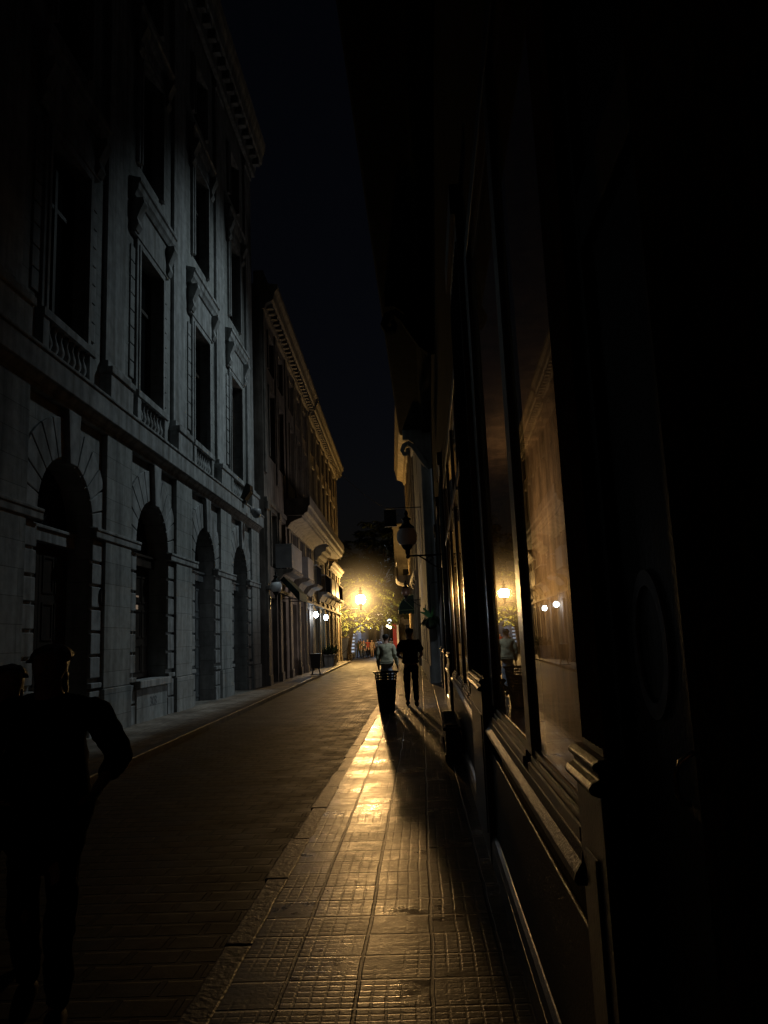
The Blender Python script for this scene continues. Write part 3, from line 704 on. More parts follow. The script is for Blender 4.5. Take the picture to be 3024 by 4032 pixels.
for k in range(len(cols)+1):
    m = MB(R3)
    u = 45.5 if k == 0 else (62.6 if k == len(cols) else (cols[k-1]+cols[k])/2)
    m.box(u-.35, u+.35, 0, .14, .5, 5.2); m.box(u-.42, u+.42, 0, .2, .05, .5); m.box(u-.4, u+.4, 0, .22, 5.0, 5.3); m.box(u-.28, u+.28, 0, .1, 5.6, 14.2)
    for s in (-.2, 0, .2): m.tube([(u+s, .14, .6), (u+s, .14, 4.9)], .06, 6)
    m.build('pilaster', MT['r3'], r3)
m = MB(R3); m.box(45.06, 63, 0, .26, 5.3, 5.58); m.build('string_course', MT['r3'], r3)
m = MB(R3); m.prism([(0, 14.2), (.15, 14.2), (.25, 14.5), (.7, 14.7), (.8, 15.2), (.9, 15.6), (0, 15.7)], 45.06, 63.2, 'nz'); m.build('cornice', MT['r3'], r3)
for h in hol:
    m = MB(R3); m.box(h[0], h[1], -.3, -.2, h[2], h[3]); m.box((h[0]+h[1])/2-.03, (h[0]+h[1])/2+.03, -.2, -.17, h[2]+.05, h[3]-.05)
    for q in range(3): zz = h[2]+.2+q*(h[3]-h[2]-.3)/3; m.box(h[0]+.12, (h[0]+h[1])/2-.1, -.2, -.18, zz, zz+.5); m.box((h[0]+h[1])/2+.1, h[1]-.12, -.2, -.18, zz, zz+.5)
    m.build('door' if h[2] < 1 else 'shutter', MT['door'], r3)
m = MB(R3); m.prism([(0, 5.2), (.3, 5.25), (.55, 5.5), (.95, 5.62), (1.15, 5.75), (1.2, 5.95), (1.2, 6.1), (0, 6.1)], 54.9, 58.6, 'nz'); m.prism([(0, 4.5), (.2, 4.6), (.5, 5.1), (.6, 5.3), (0, 5.25)], 55.3, 55.9, 'nz'); m.prism([(0, 4.5), (.2, 4.6), (.5, 5.1), (.6, 5.3), (0, 5.25)], 57.6, 58.2, 'nz')
bc = m.build('balcony', MT['r3'], r3, bevel=.02)
m = MB(R3)
for q in range(20): u = 55.0+q*.185; m.tube([(u, 1.1, 6.1), (u, 1.1, 7.05)], .018, 5)
m.tube([(54.95, 1.1, 7.07), (58.55, 1.1, 7.07)], .03, 6); m.build('railing', MT['iron'], bc)
# round green awning with pale piping
t = thing('shop_awning', 'dark green dome shop awning with pale green piping and scalloped edge', 'awning', R3(50.4, .3, 4))
m = MB(R3); N = 10
ua, ub = 49.4, 51.4
prof = [(.16+1.0*math.sin(a*math.pi/2/N), 3.45+.95*math.cos(a*math.pi/2/N)) for a in range(N+1)]
m.prism(prof + [(.16, 3.45)], ua, ub, 'nz')
ca = m.build('canvas', MT['awning'], t)
m = MB(R3)
for q in range(8):
    u = ua+(ub-ua)*(q+.5)/8; w_ = (ub-ua)/16
    m.prism([(u-w_, 3.45), (u+w_, 3.45), (u+w_, 3.28), (u+w_*.5, 3.2), (u, 3.18), (u-w_*.5, 3.2), (u-w_, 3.28)], 1.15, 1.165)
for q in range(4):
    n_ = .16+1.0*(q+.5)/4; w_ = .125
    m.prism([(n_-w_, 3.45), (n_+w_, 3.45), (n_+w_, 3.28), (n_+w_*.5, 3.2), (n_, 3.18), (n_-w_*.5, 3.2), (n_-w_, 3.28)], ua, ua+.015, 'nz')
m.build('valance', MT['awning'], ca)
m = MB(R3); m.tube([(ua-.005, p[0], p[1]) for p in prof], .025, 5); m.tube([(ub+.005, p[0], p[1]) for p in prof], .025, 5); m.tube([(ua-.01, 1.17, 3.45), (ub+.01, 1.17, 3.45)], .018, 5); m.tube([(ua-.01, .16, 3.45), (ua-.01, 1.17, 3.45)], .012, 5); m.tube([(ua-.01, .16, 3.46), (ua-.01, .8, 4.1)], .008, 5)
m.build('piping', MT['piping'], ca)
# black box sign hanging out from the grey building
t = thing('hanging_sign', 'black box sign sticking out from the wall above the nearer right lantern', 'sign', (-.8, 30, 6.6))
m = MB(); m.box(-1.2, -.72, 29.9, 30.06, 6.0, 6.66); m.build('panel', MT['plastic'], t, bevel=.01)
m = MB(); m.tube([(-1.1, 29.98, 6.72), (.27, 29.98, 6.72)], .022, 6); m.tube([(-1.05, 29.98, 6.655), (-1.05, 29.98, 6.72)], .012, 5); m.tube([(-.85, 29.98, 6.655), (-.85, 29.98, 6.72)], .012, 5); m.build('bracket', MT['iron'], t)
# cable over the street
t = MB(); a, b = Vector((-6.0, 52, 14.3)), Vector((-.35, 41, 7.9))
pts = [a.lerp(b, k/16) + Vector((0, 0, -.5*math.sin(math.pi*k/16))) for k in range(17)]
t.tube([tuple(p) for p in pts], .014, 5)
tag(t.build('overhead_cable', MT['rubber']), 'thin cable slung diagonally across the street against the night sky', 'cable')

# ------------------------------------------------------------------ lanterns
def lantern(c, wall, label, lit=None, r=.235, name='wall_lantern', group='globe lanterns on iron wall brackets'):
    """c: globe centre, wall: point on the wall where the bracket sits"""
    t = thing(name, label, 'lantern', wall, group)
    k = r/.235; x, y, z = c
    m = MB(); m.lathe([(.075*k, -.22*k), (.17*k, -.2*k), (.225*k, -.1*k), (.235*k, 0), (.215*k, .1*k), (.16*k, .17*k), (.11*k, .2*k)], c, 20)
    m.build('globe', lit or MT['globe'], t, smooth=True)
    m = MB(); m.lathe([(.17*k, .17*k), (.185*k, .2*k), (.14*k, .24*k), (.08*k, .3*k), (.065*k, .36*k), (.11*k, .38*k), (.1*k, .41*k), (.04*k, .44*k), (.03*k, .48*k), (.05*k, .51*k), (.04*k, .55*k), (.006*k, .6*k)], c, 14); m.build('cap', MT['iron'], t, smooth=True)
    m = MB(); m.lathe([(.02*k, -.52*k), (.05*k, -.5*k), (.035*k, -.44*k), (.06*k, -.38*k), (.05*k, -.34*k), (.09*k, -.3*k), (.13*k, -.24*k), (.14*k, -.2*k)], c, 12); m.build('cup', MT['iron'], t, smooth=True)
    wv = Vector(wall); p0 = Vector((x, y, z-.46*k)); d = wv-p0; L = d.length
    m = MB(); m.tube([tuple(p0), (wv.x, wv.y, p0.z)], .022*k, 6)
    hz = (Vector((wv.x, wv.y, p0.z))-p0); hd = hz.normalized(); H = hz.length
    sc = [p0 + hd*(H*q/12) + Vector((0, 0, -.03-.30*(q/12)**2+.05*math.sin(q/12*math.pi*2))) for q in range(4, 13)]
    m.tube([tuple(p) for p in sc], .017*k, 6)
    cc = p0 + hd*H*.62 + Vector((0, 0, -.1)); m.tube([tuple(cc + hd*(.09*math.cos(a)*(1-a/9)) + Vector((0, 0, .09*math.sin(a)*(1-a/9)))) for a in [q*.5 for q in range(15)]], .012, 5)
    m.build('bracket', MT['iron'], t)
    m = MB(); s = hd.cross(Vector((0, 0, 1)))*.06; b = Vector((wv.x, wv.y, p0.z))
    q = [b+s+Vector((0, 0, .12)), b-s+Vector((0, 0, .12)), b-s-Vector((0, 0, .42)), b+s-Vector((0, 0, .42))]
    m.quad(*q); m.quad(*[p-hd*.03 for p in q])
    for a in range(4): m.quad(q[a], q[(a+1) % 4], q[(a+1) % 4]-hd*.03, q[a]-hd*.03)
    m.build('wall_plate', MT['iron'], t)
    return t
WARM = (1., .60, .20)
LAMP = Vector((-4.75, 63.6, 5.0))
lantern((-.2, 17.6, 3.97), tuple(R1(17.6, .0, 3.5)), 'large unlit globe lantern on the shopfront wall, nearest on the right', r=.235)
lantern((-.67, 41.2, 4.12), tuple(R2(41.2, 0, 3.65)), 'smaller unlit globe lantern on the right, in front of the green dome awning', r=.235, lit=MT['amberglobe'])
lantern((-5.50, 29.9, 3.86), tuple(B2(29.9, .1, 3.4)), 'unlit white globe lantern on the left wall beside the dark square awning', r=.235)
lantern(tuple(LAMP), tuple(B2(62.9, .11, 4.5)), 'brightly glowing warm globe lantern at the far end of the street', lit=emit('warm_lamp_glow', (1., .60, .20), 900.), r=.40)
# white wall sconces
def sconce(c, label):
    t = thing('wall_sconce', label, 'wall lamp', c, 'small white lamps on the left wall')
    m = MB(); m.lathe([(.03, -.15), (.09, -.115), (.135, -.03), (.135, .05), (.09, .13), (.05, .165)], c, 14); m.build('globe', emit('cold_lamp_glow', (.82, .92, 1.), 55.), t, smooth=True)
    m = MB(); m.lathe([(.07, .165), (.06, .2), (.02, .26)], c, 10); m.tube([(c[0], c[1], c[2]+.24), (c[0]-.3, c[1], c[2]+.24)], .014, 6); m.build('bracket', MT['iron'], t)
sconce((-5.80, 43.6, 3.18), 'brighter white wall lamp on the left between the pink and ochre buildings')
sconce((-5.85, 48.7, 3.16), 'white wall lamp on the ochre building, right of the brighter one')

# ------------------------------------------------------------------ street furniture
t = thing('litter_bin', 'black litter bin with perforated sides on the right kerb in front of the walkers', 'litter bin', (-.78, 16.9, .12))
m = MB(); N = 16; H0, H1 = .3, .93
def binring(r_, z, sq=.82): return [(-.78+r_*math.copysign(abs(math.cos(2*math.pi*k/32))**sq, math.cos(2*math.pi*k/32)), 16.9+r_*math.copysign(abs(math.sin(2*math.pi*k/32))**sq, math.sin(2*math.pi*k/32)), z) for k in range(32)]
# lattice of bars with small square holes
for k in range(0, 32, 2):
    a0 = binring(.155, .14); a1 = binring(.235, .96)
    m.tube([a0[k], a1[k]], .011, 4)
for q in range(9):
    z = .46+q*.055; rr = .155+.08*(z-.14)/.82
    m.tube(binring(rr, z)+[binring(rr, z)[0]], .010, 4, cap=False)
m.build('basket', MT['plastic'], t)
m = MB(); a0 = binring(.155, .125); a1 = binring(.218, .80)
for k in range(32): m.quad(a0[k], a0[(k+1) % 32], a1[(k+1) % 32], a1[k])
m.f.append(tuple(range(0, 128, 4)))
m.build('liner', MT['plastic'], t)
m = MB(); r0, r1_ = binring(.225, .955), binring(.275, .955); r2, r3_ = binring(.225, .985), binring(.28, .985)
for k in range(32):
    j = (k+1) % 32; m.quad(r0[k], r0[j], r1_[j], r1_[k]); m.quad(r2[k], r2[j], r3_[j], r3_[k]); m.quad(r1_[k], r1_[j], r3_[j], r3_[k]); m.quad(r0[k], r0[j], r2[j], r2[k])
m.build('rim', MT['plastic'], t)
t = thing('litter_bin', 'dark litter bin raised on two legs on the left pavement', 'litter bin', (-5.1, 37.9, .12))
m = MB(); m.prism([(-5.31, .42), (-4.89, .42), (-4.84, 1.08), (-5.36, 1.08)], 37.7, 38.1); m.build('body', MT['plastic'], t, bevel=.02)
m = MB(); m.box(-5.38, -4.82, 37.68, 38.12, 1.082, 1.12); m.build('rim', MT['plastic'], t, bevel=.01)
m = MB()
for x, s in ((-5.22, -1), (-4.98, 1)):
    for dy in (37.8, 38.0): m.tube([(x, dy, .5), (x+s*.07, dy, .15)], .02, 6)
m.build('leg_frame', MT['iron'], t)
m = MB(); m.box(-5.36, -4.84, 37.72, 38.08, .121, .16); m.build('foot', MT['iron'], t)
def leafblades(m, base, n, L, wd, spread, rng, droop=.5, lift=.6):
    for k in range(n):
        a = rng.uniform(0, 2*math.pi); e = rng.uniform(.2, 1.)*spread; l = L*rng.uniform(.6, 1.1)
        d = Vector((math.cos(a)*e, math.sin(a)*e, lift*rng.uniform(.6, 1.2))).normalized(); side = d.cross(Vector((0, 0, 1))).normalized() if abs(d.z) < .98 else Vector((1, 0, 0))
        p = Vector(base); prev = None; N = 5
        for q in range(N+1):
            w_ = wd*math.sin(math.pi*min(.98, .08+q/N*.9)); A, B = p-side*w_, p+side*w_
            if prev: m.quad(prev[0], prev[1], B, A)
            prev = (A, B); p = p + d*l/N; d = (d+Vector((0, 0, -droop/N*1.6))).normalized()
rng = random.Random(5)
t = thing('planter', 'square stone planter with a bushy plant by the left wall under the white lamps', 'planter', (-5.85, 50.6, .12))
c = B2(50.6, .38, .12); x, y = c.x, c.y
m = MB(); m.prism([(x-.28, .12), (x+.28, .12), (x+.36, .78), (x-.36, .78)], y-.9, y+.9); m.box(x-.40, x+.40, y-.95, y+.95, .781, .86); m.build('trough', MT['b2trim'], t, bevel=.02)
m = MB()
for q in range(26): leafblades(m, (x+rng.uniform(-.25, .25), y+rng.uniform(-.8, .8), .85), 7, .75, .045, .7, rng)
m.build('foliage', MT['leafdark'], t, fix=False)
# plant hanging by the grey wall on the right
t = thing('hanging_plant', 'hanging palm-like plant with fronds coloured lit green against the grey wall on the right', 'plant', (.36, 24.6, 1.9))
m = MB(); m.lathe([(.1, -.02), (.17, .05), (.2, .26), (.22, .28)], (.36, 24.9, 1.95), 12); m.build('pot', MT['shoe'], t, smooth=True)
m = MB(); m.tube([(.36, 24.9, 2.2), (.36, 24.9, 3.3), (.45, 24.9, 3.4), (.655, 24.9, 3.4)], .014, 5); m.build('hanger', MT['iron'], t)
m = MB(); leafblades(m, (.36, 24.9, 2.2), 60, .58, .04, 1., rng, 1.7, .35); m.build('fronds', MT['palmshade'], t, fix=False)
m = MB()
for d, l in (((-.35, -.2, .75), .46), ((.1, -.25, .8), .5), ((-.5, -.1, .6), .42), ((.15, -.2, .45), .36)):
    d = Vector(d).normalized(); side = Vector((.75, 0, .5)).normalized(); p = Vector((.36, 24.75, 2.24)); prev = None
    for q in range(7):
        w_ = .055*math.sin(math.pi*min(.97, .1+q/7)); A, B = p-side*w_, p+side*w_
        if prev: m.quad(prev[0], prev[1], B, A)
        prev = (A, B); p = p+d*l/6; d = (d+Vector((.03, 0, -.16))).normalized()
m.build('lit_fronds', MT['palm'], t, fix=False)

# ------------------------------------------------------------------ people
FOLDS = bpy.data.textures.new('folds', 'CLOUDS'); FOLDS.noise_scale = .11; FOLDS.noise_depth = 2
CURL = bpy.data.textures.new('curl', 'CLOUDS'); CURL.noise_scale = .03
def skinmesh(name, verts, edges, rad, m, parent, sub=2, root=0):
    off = parent.matrix_basis.translation
    me = bpy.data.meshes.new(name); me.from_pydata([Vector(v)-off for v in verts], edges, []); me.update(); me.materials.append(m)
    o = bpy.data.objects.new(name, me); col.objects.link(o); o.parent = parent
    sk = o.modifiers.new('skin', 'SKIN'); sk.use_smooth_shade = True; sk.branch_smoothing = .4
    if not me.skin_vertices: 
        try: me.skin_vertices.new(name='sk')
        except Exception: pass
    data = me.skin_vertices[0].data
    for i, r_ in enumerate(rad):
        data[i].radius = r_ if isinstance(r_, tuple) else (r_, r_); data[i].use_root = (i == root)
    sb = o.modifiers.new('sub', 'SUBSURF'); sb.levels = sub; sb.render_levels = sub
    if name in ('shirt', 'trousers') and sub > 1:
        sb.levels = sb.render_levels = 3
        d = o.modifiers.new('folds', 'DISPLACE'); d.texture = FOLDS; d.texture_coords = 'GLOBAL'; d.strength = .05; d.mid_level = .5
    if name == 'hair' and sub > 1:
        sb.levels = sb.render_levels = 3
        d = o.modifiers.new('curl', 'DISPLACE'); d.texture = CURL; d.texture_coords = 'GLOBAL'; d.strength = .02; d.mid_level = .5
    return o
def person(label, loc, heading=0., H=1.75, top='darkcloth', legs='blackjeans', skin='skin', hair='hair', hairlen=0, arms=None, stride=.2, shorts=False, sleeves='short', build=1., prt=False, cap=None, group=None, long_top=0., lean=0., cat='person', detail=2):
    """heading 0 = walking away from the camera (+Y); arms: ((elbow_l, wrist_l),(elbow_r, wrist_r)) in body coordinates x right, y forward"""
    t = thing('person', label, cat, loc, group); k = H/1.75; ch, sh = math.cos(heading), math.sin(heading)
    def X(p): 
        x, y, z = p[0]*k, p[1]*k, p[2]*k; y += lean*max(0, z-.9)
        return (loc[0]+x*ch-y*sh, loc[1]+x*sh+y*ch, loc[2]+z)
    arms = arms or (((-.25, -.06, 1.13), (-.27, .06, .88)), ((.25, .02, 1.13), (.27, .12, .89)))
    S = [(-.185, 0, 1.41), (.185, 0, 1.41)]
    hips = [(-.09, 0, .9), (.09, 0, .9)]
    knees = [(-.095, stride*.55, .5), (.095, -.0*stride, .5)]; ank = [(-.09, stride*.55, .09), (.09, -stride*.9, .12)]
    knees[1] = (.095, -stride*.1, .49)
    toes = [(-.1, ank[0][1]+.17, .03), (.1, ank[1][1]+.16, .03)]
    # body: one continuous skin
    v = [(0, 0, .95), (0, 0, 1.12), (0, .0, 1.3), (0, -.01, 1.43), (0, .0, 1.5), (0, .03, 1.545), (0, .008, 1.635), (0, -.008, 1.705)]
    r_ = [(.13, .1), (.125, .1), (.135, .105), (.085, .07), (.058, .058), (.064, .070), (.088, .106), (.074, .09)]
    e = [(i, i+1) for i in range(7)]
    def add(p, rad, par): v.append(p); r_.append(rad); e.append((par, len(v)-1)); return len(v)-1
    add((0, .105, 1.60), .014, 6); 
    add((-.085, -.0, 1.615), .016, 6); add((.085, -.0, 1.615), .016, 6)
    for s in (0, 1):
        sx = -1 if s == 0 else 1
        a = add(S[s], .055, 3); a = add(arms[s][0], .042, a); a = add(arms[s][1], .029, a)
        wv = Vector(arms[s][1]); d = (wv-Vector(arms[s][0])).normalized(); f = Vector((0, 1, 0)); f = (f-d*f.dot(d)); f = f.normalized() if f.length > .2 else Vector((sx, 0, 0)); inn = d.cross(f)
        pm = wv+d*.075; pa = add(tuple(pm), (.026, .036), a)
        for q, (o_, l) in enumerate(((.03, .075), (.011, .088), (-.009, .082), (-.028, .062))):
            b = pm+d*.02+f*o_; c1 = b+d*l*.5+inn*(-.012*sx); c2 = b+d*l*.95+inn*(-.03*sx)
            i1 = add(tuple(b), .0095, pa); i2 = add(tuple(c1), .0085, i1); add(tuple(c2), .0075, i2)
        b = wv+d*.03+f*.034; i1 = add(tuple(b), .011, pa); add(tuple(b+d*.045+f*.022), .009, i1)
        h = add(hips[s], (.088, .09), 0); kn = add(knees[s], .06, h); an = add(ank[s], .04, kn); add(toes[s], (.035, .03), an)
    skinmesh('body', [X(p) for p in v], e, [tuple(q*k for q in (x if isinstance(x, tuple) else (x, x))) for x in r_], MT[skin], t, detail)
    # upper garment
    zb = .90-long_top
    v = [(0, 0, zb), (0, 0, 1.0), (0, 0, 1.12), (0, 0, 1.3), (0, -.01, 1.42), (0, -.005, 1.475)]
    g_ = .02*build
    r_ = [(.165*build, .125*build), (.165*build, .13*build), (.155*build, .125*build), (.17*build, .13*build), (.11*build, .088), (.066, .066)]
    e = [(i, i+1) for i in range(5)]
    for s in (0, 1):
        a = add(S[s], .074*build, 4)
        el, wr = Vector(arms[s][0]), Vector(arms[s][1])
        if sleeves == 'long': a = add(tuple(el), .06*build, a); add(tuple(el.lerp(wr, .93)), .046, a)
        else: add(tuple(Vector(S[s]).lerp(el, .8)), .064*build, a)
    skinmesh('shirt', [X(p) for p in v], e, [tuple(q*k for q in (x if isinstance(x, tuple) else (x, x))) for x in r_], MT[top], t, detail, 2)
    # trousers
    v = [(0, 0, .97), (0, 0, .91)]; r_ = [(.15*build, .118), (.155*build, .12)]; e = [(0, 1)]
    for s in (0, 1):
        h = add((hips[s][0], 0, .82), (.098, .105), 1); kn = add(knees[s], .073, h)
        if not shorts: add((ank[s][0], ank[s][1], ank[s][2]), .058, kn)
    skinmesh('trousers', [X(p) for p in v], e, [tuple(q*k for q in (x if isinstance(x, tuple) else (x, x))) for x in r_], MT[legs], t, detail)
    for s in (0, 1):
        a0 = ank[s]; v = [(a0[0], a0[1]-.05, a0[2]-.03), (a0[0], a0[1]+.03, a0[2]-.02), (toes[s][0], toes[s][1]-.02, .038), (toes[s][0], toes[s][1]+.05, .032)]
        skinmesh('shoe', [X(p) for p in v], [(0, 1), (1, 2), (2, 3)], [x*k for x in (.046, .056, .05, .034)], MT['shoe'], t, detail)
    # hair
    v = [(0, -.045, 1.60), (0, -.035, 1.66), (0, -.015, 1.72)]; r_ = [(.084, .068), (.102, .094), (.09, .102)]; e = [(0, 1), (1, 2)]
    if hairlen: v.append((0, -.06, 1.60-hairlen)); r_.append((.085, .045)); e.append((0, 3))
    skinmesh('hair', [X(p) for p in v], e, [tuple(q*k for q in x) for x in r_], MT[hair], t, detail)
    if cap:
        m = MB(); c = X((0, -.005, 1.70)); m.lathe([(.1*k, 0), (.102*k, .02), (.09*k, .06), (.05*k, .085), (.01, .092)], c, 14); m.build('cap', MT[cap], t, smooth=True)
    if prt:
        m = MB()
        for z, w_ in ((1.31, .09), (1.235, .075)):
            for sgn in (-1, 1):
                p = [X(q) for q in ((-w_ if sgn < 0 else .008, .143*build, z), (-.008 if sgn < 0 else w_, .143*build, z), (-.008 if sgn < 0 else w_, .147*build, z+.045), (-w_ if sgn < 0 else .008, .147*build, z+.045))]; m.quad(*p)
        m.build('shirt_print', MT['white'], t, fix=False)
    return t
person('man in loose green shirt and pale jeans walking away behind the black litter bin', (-.90, 20.3, .12), R(-3), 1.70, top='palegreen', legs='jeans', stride=.26, sleeves='long', build=1.14, long_top=.1,
       arms=(((-.225, -.02, 1.12), (-.225, .06, .86)), ((.235, .0, 1.12), (.275, .08, .87))))
person('tall man in black seen from behind, arms bent, walking on the right pavement', (-.26, 18.3, .12), R(2), 1.80, top='darkcloth', legs='blackjeans', stride=.3, sleeves='short', build=1.2,
       arms=(((-.285, -.04, 1.13), (-.18, .18, 1.06)), ((.26, -.03, 1.12), (.17, .18, 1.04))), long_top=-.02)
# two dark figures close by on the left
person('dark figure close by on the left road, elbow held out, wrist catching the light', (-1.80, 3.75, 0), R(-165), 1.72, top='darkcloth', legs='blackjeans', stride=.2, sleeves='long', build=1.32, hairlen=.16, hair='hairbrown', long_top=.28,
       arms=(((-.34, -.03, 1.17), (-.27, .14, 1.07)), ((.33, .0, 1.13), (.2, .17, 1.06))))
person('dark figure at the left edge of the picture with light-rimmed hair', (-2.42, 4.55, 0), R(-150), 1.62, top='darkcloth', legs='blackjeans', skin='skin', stride=.2, sleeves='short', build=1.1, hairlen=.2, hair='hairbrown', long_top=.2,
       arms=(((-.27, -.02, 1.12), (-.3, .08, .88)), ((.27, .0, 1.12), (.3, .06, .87))))
# people at the end of the street
G = 'people at the far crossing'
def far(px, Y, label, **kw): person(label, ((px-1656)/3050*Y, Y, 0), group=None, detail=1, **kw)
far(1434, 74, 'woman in dark printed t-shirt and dark trousers facing us at the far crossing', heading=R(180), H=1.68, top='charcoal', legs='charcoal', skin='skinlight', hair='hairbrown', hairlen=.14, prt=True)
far(1449, 75, 'man in brick-red shirt at the far crossing', heading=R(176), H=1.8, top='redcloth', legs='blackjeans', skin='skinlight', build=1.12)
far(1466, 75.5, 'person in tan shirt and tan shorts at the far crossing', heading=R(184), H=1.72, top='tancloth', legs='tancloth', skin='skinlight', shorts=True)
far(1427, 76.5, 'pale-haired woman half hidden behind the printed t-shirt at the far crossing', heading=R(178), H=1.62, top='tancloth', legs='palecloth', skin='skinlight', hair='hairbrown')
far(1414, 78, 'left one of two dark-haired figures in olive at the far crossing', heading=R(20), H=1.72, top='greencloth', legs='greencloth', skin='skin')
far(1422, 79, 'taller right one of two dark-haired figures in olive at the far crossing', heading=R(-10), H=1.86, top='greencloth', legs='charcoal', skin='skin')
far(1482, 84, 'person in white shirt beyond the crossing, right of the tan one', heading=R(180), H=1.75, top='white', legs='charcoal', skin='skin')
far(1497, 86, 'person in pale blue shirt beyond the crossing, left of the green-shirted walker', heading=R(150), H=1.75, top='palecloth', legs='charcoal', skin='skin')
far(1542, 82, 'person in white shirt beyond the crossing, between the two walkers', heading=R(170), H=1.78, top='white', legs='blackjeans', skin='skin')

# cycle taxi
t = thing('cycle_taxi', 'three-wheeled cycle taxi with yellow canopy at the left end of the street', 'cycle taxi', (-6.9, 68.5, 0))
def wheel(x, y, r_, ang):
    m = MB(); ca, sa = math.cos(ang), math.sin(ang)
    m.tube([(x+r_*math.cos(a*math.pi/12)*ca, y+r_*math.cos(a*math.pi/12)*sa, r_+.03+r_*math.sin(a*math.pi/12)) for a in range(25)], .03, 6, cap=False)
    wl = m.build('wheel', MT['rubber'], t)
    m = MB(); m.tube([(x+r_*.9*math.cos(a*math.pi/12)*ca, y+r_*.9*math.cos(a*math.pi/12)*sa, r_+.03+r_*.9*math.sin(a*math.pi/12)) for a in range(25)], .022, 5, cap=False)
    for a in range(10): m.tube([(x, y, r_+.03), (x+r_*.9*math.cos(a*math.pi/5)*ca, y+r_*.9*math.cos(a*math.pi/5)*sa, r_+.03+r_*.9*math.sin(a*math.pi/5))], .008, 4)
    m.build('rim', MT['chrome'], wl)
wheel(-6.1, 68.0, .27, R(-12)); wheel(-7.6, 67.7, .27, R(0)); wheel(-7.6, 69.0, .27, R(0))
m = MB(); m.tube([(-6.1, 68.0, .3), (-6.35, 68.05, 1.0), (-6.9, 68.2, .55), (-7.6, 68.3, .5)], .025, 6); m.tube([(-6.35, 68.05, 1.0), (-6.45, 67.8, 1.05)], .018, 5); m.tube([(-6.35, 68.05, 1.0), (-6.45, 68.3, 1.05)], .018, 5); m.tube([(-7.6, 67.7, .3), (-7.6, 69.0, .3)], .02, 5)
for y in (67.85, 68.85): m.tube([(-7.0, y, .5), (-7.0, y, 1.95)], .018, 5); m.tube([(-7.9, y, .5), (-7.9, y, 1.95)], .018, 5)
m.build('frame', MT['iron'], t)
m = MB(); m.prism([(-8.1, 1.95), (-6.2, 1.97), (-6.35, 2.05), (-7.2, 2.12), (-8.1, 2.08)], 67.7, 69.0); m.build('canopy', MT['yellowvinyl'], t)
m = MB(); m.box(-7.9, -7.1, 67.9, 68.8, .55, .68); m.box(-7.95, -7.85, 67.9, 68.8, .68, 1.3); m.build('seat', MT['charcoal'], t)

# ------------------------------------------------------------------ beyond the crossing
def far_block(name, x0, x1, y0, y1, H, mt, label, wins, winm):
    t = thing(name, label, 'building', ((x0+x1)/2, y0, 0))
    m = MB(); m.box(x0, x1, y0, y1, 0, H); m.box(x0-.1, x1+.1, y0-.15, y0, H-.6, H-.1); m.box(x0, x1, y0-.1, y0, 4.2, 4.5); m.build('wall', mt, t)
    for (a, b, z0, z1) in wins:
        m = MB(); m.box(a-.1, b+.1, y0-.07, y0-.002, z0-.1, z0); m.box(a-.1, b+.1, y0-.07, y0-.002, z1, z1+.12); m.box(a-.1, a, y0-.07, y0-.002, z0, z1); m.box(b, b+.1, y0-.07, y0-.002, z0, z1); wn = m.build('window', mt, t)
        m = MB(); m.box(a, b, y0-.04, y0-.003, z0, z1); m.build('pane', winm, wn)
    return t
far_block('corner_building', -30, -8.6, 77, 100, 13, MT['r3'], 'brown corner building behind the cycle taxi', [(-12, -10.8, 1, 3), (-10.2, -9.2, 5.5, 7.6), (-13, -11.8, 5.5, 7.6)], MT['darkglass'])
t = far_block('shuttered_building', -8.5, -6.6, 79, 100, 9, MT['bluewall'], 'blue-lit building with bright shop shelves behind the far pedestrians', [(-8.1, -7.2, 5.4, 7.4)], MT['darkglass'])
m = MB()
for q in range(6): m.box(-6.99+.02*q, -6.72+.02*q, 78.93, 78.99, .55+q*.34, .70+q*.34)
m.build('lit_shelves', emit('pale_blue_shelf_glow', (.7, .82, 1.), .6), t)
m = MB(); m.box(-8.2, -7.6, 78.9, 78.99, .1, 2.6); m.box(-7.5, -7.12, 78.9, 78.99, .1, 2.6); m.build('shutter', MT['bluewall'], t)
t = far_block('end_building', -7.2, 6, 128, 140, 16, MT['b2'], 'dim building closing the street in the far distance', [(-4.6+q*1.5, -3.6+q*1.5, 6+4*r_, 8.2+4*r_) for q in range(5) for r_ in range(2)], MT['darkglass'])
t = far_block('pale_corner_building', -2.2, 12, 76, 110, 13, MT['b3trim'], 'pale building beyond the crossing on the right behind the red banner', [(-1.4, -.4, 6, 8.4), (.4, 1.4, 6, 8.4), (-1.4, -.4, 1.0, 3.0)], MT['darkglass'])
m = MB(); m.box(-2.26, -1.95, 75.8, 76, 0, 8.5); m.box(-2.32, -1.9, 75.72, 76, 3.1, 3.5); m.build('pilaster', MT['b3trim'], t)
t = thing('banner', 'tall deep red banner with a white edge standing at the far right corner', 'banner', (-2.45, 74.8, 0))
m = MB(); m.box(-2.62, -2.24, 74.78, 74.84, .75, 3.15); m.build('cloth', MT['red'], t, bevel=.01)
m = MB(); m.box(-2.235, -2.06, 74.78, 74.84, .75, 3.0); m.build('white_edge', MT['white'], t)
m = MB(); m.tube([(-2.24, 74.81, 0), (-2.24, 74.81, 3.3)], .03, 6); m.build('pole', MT['iron'], t)
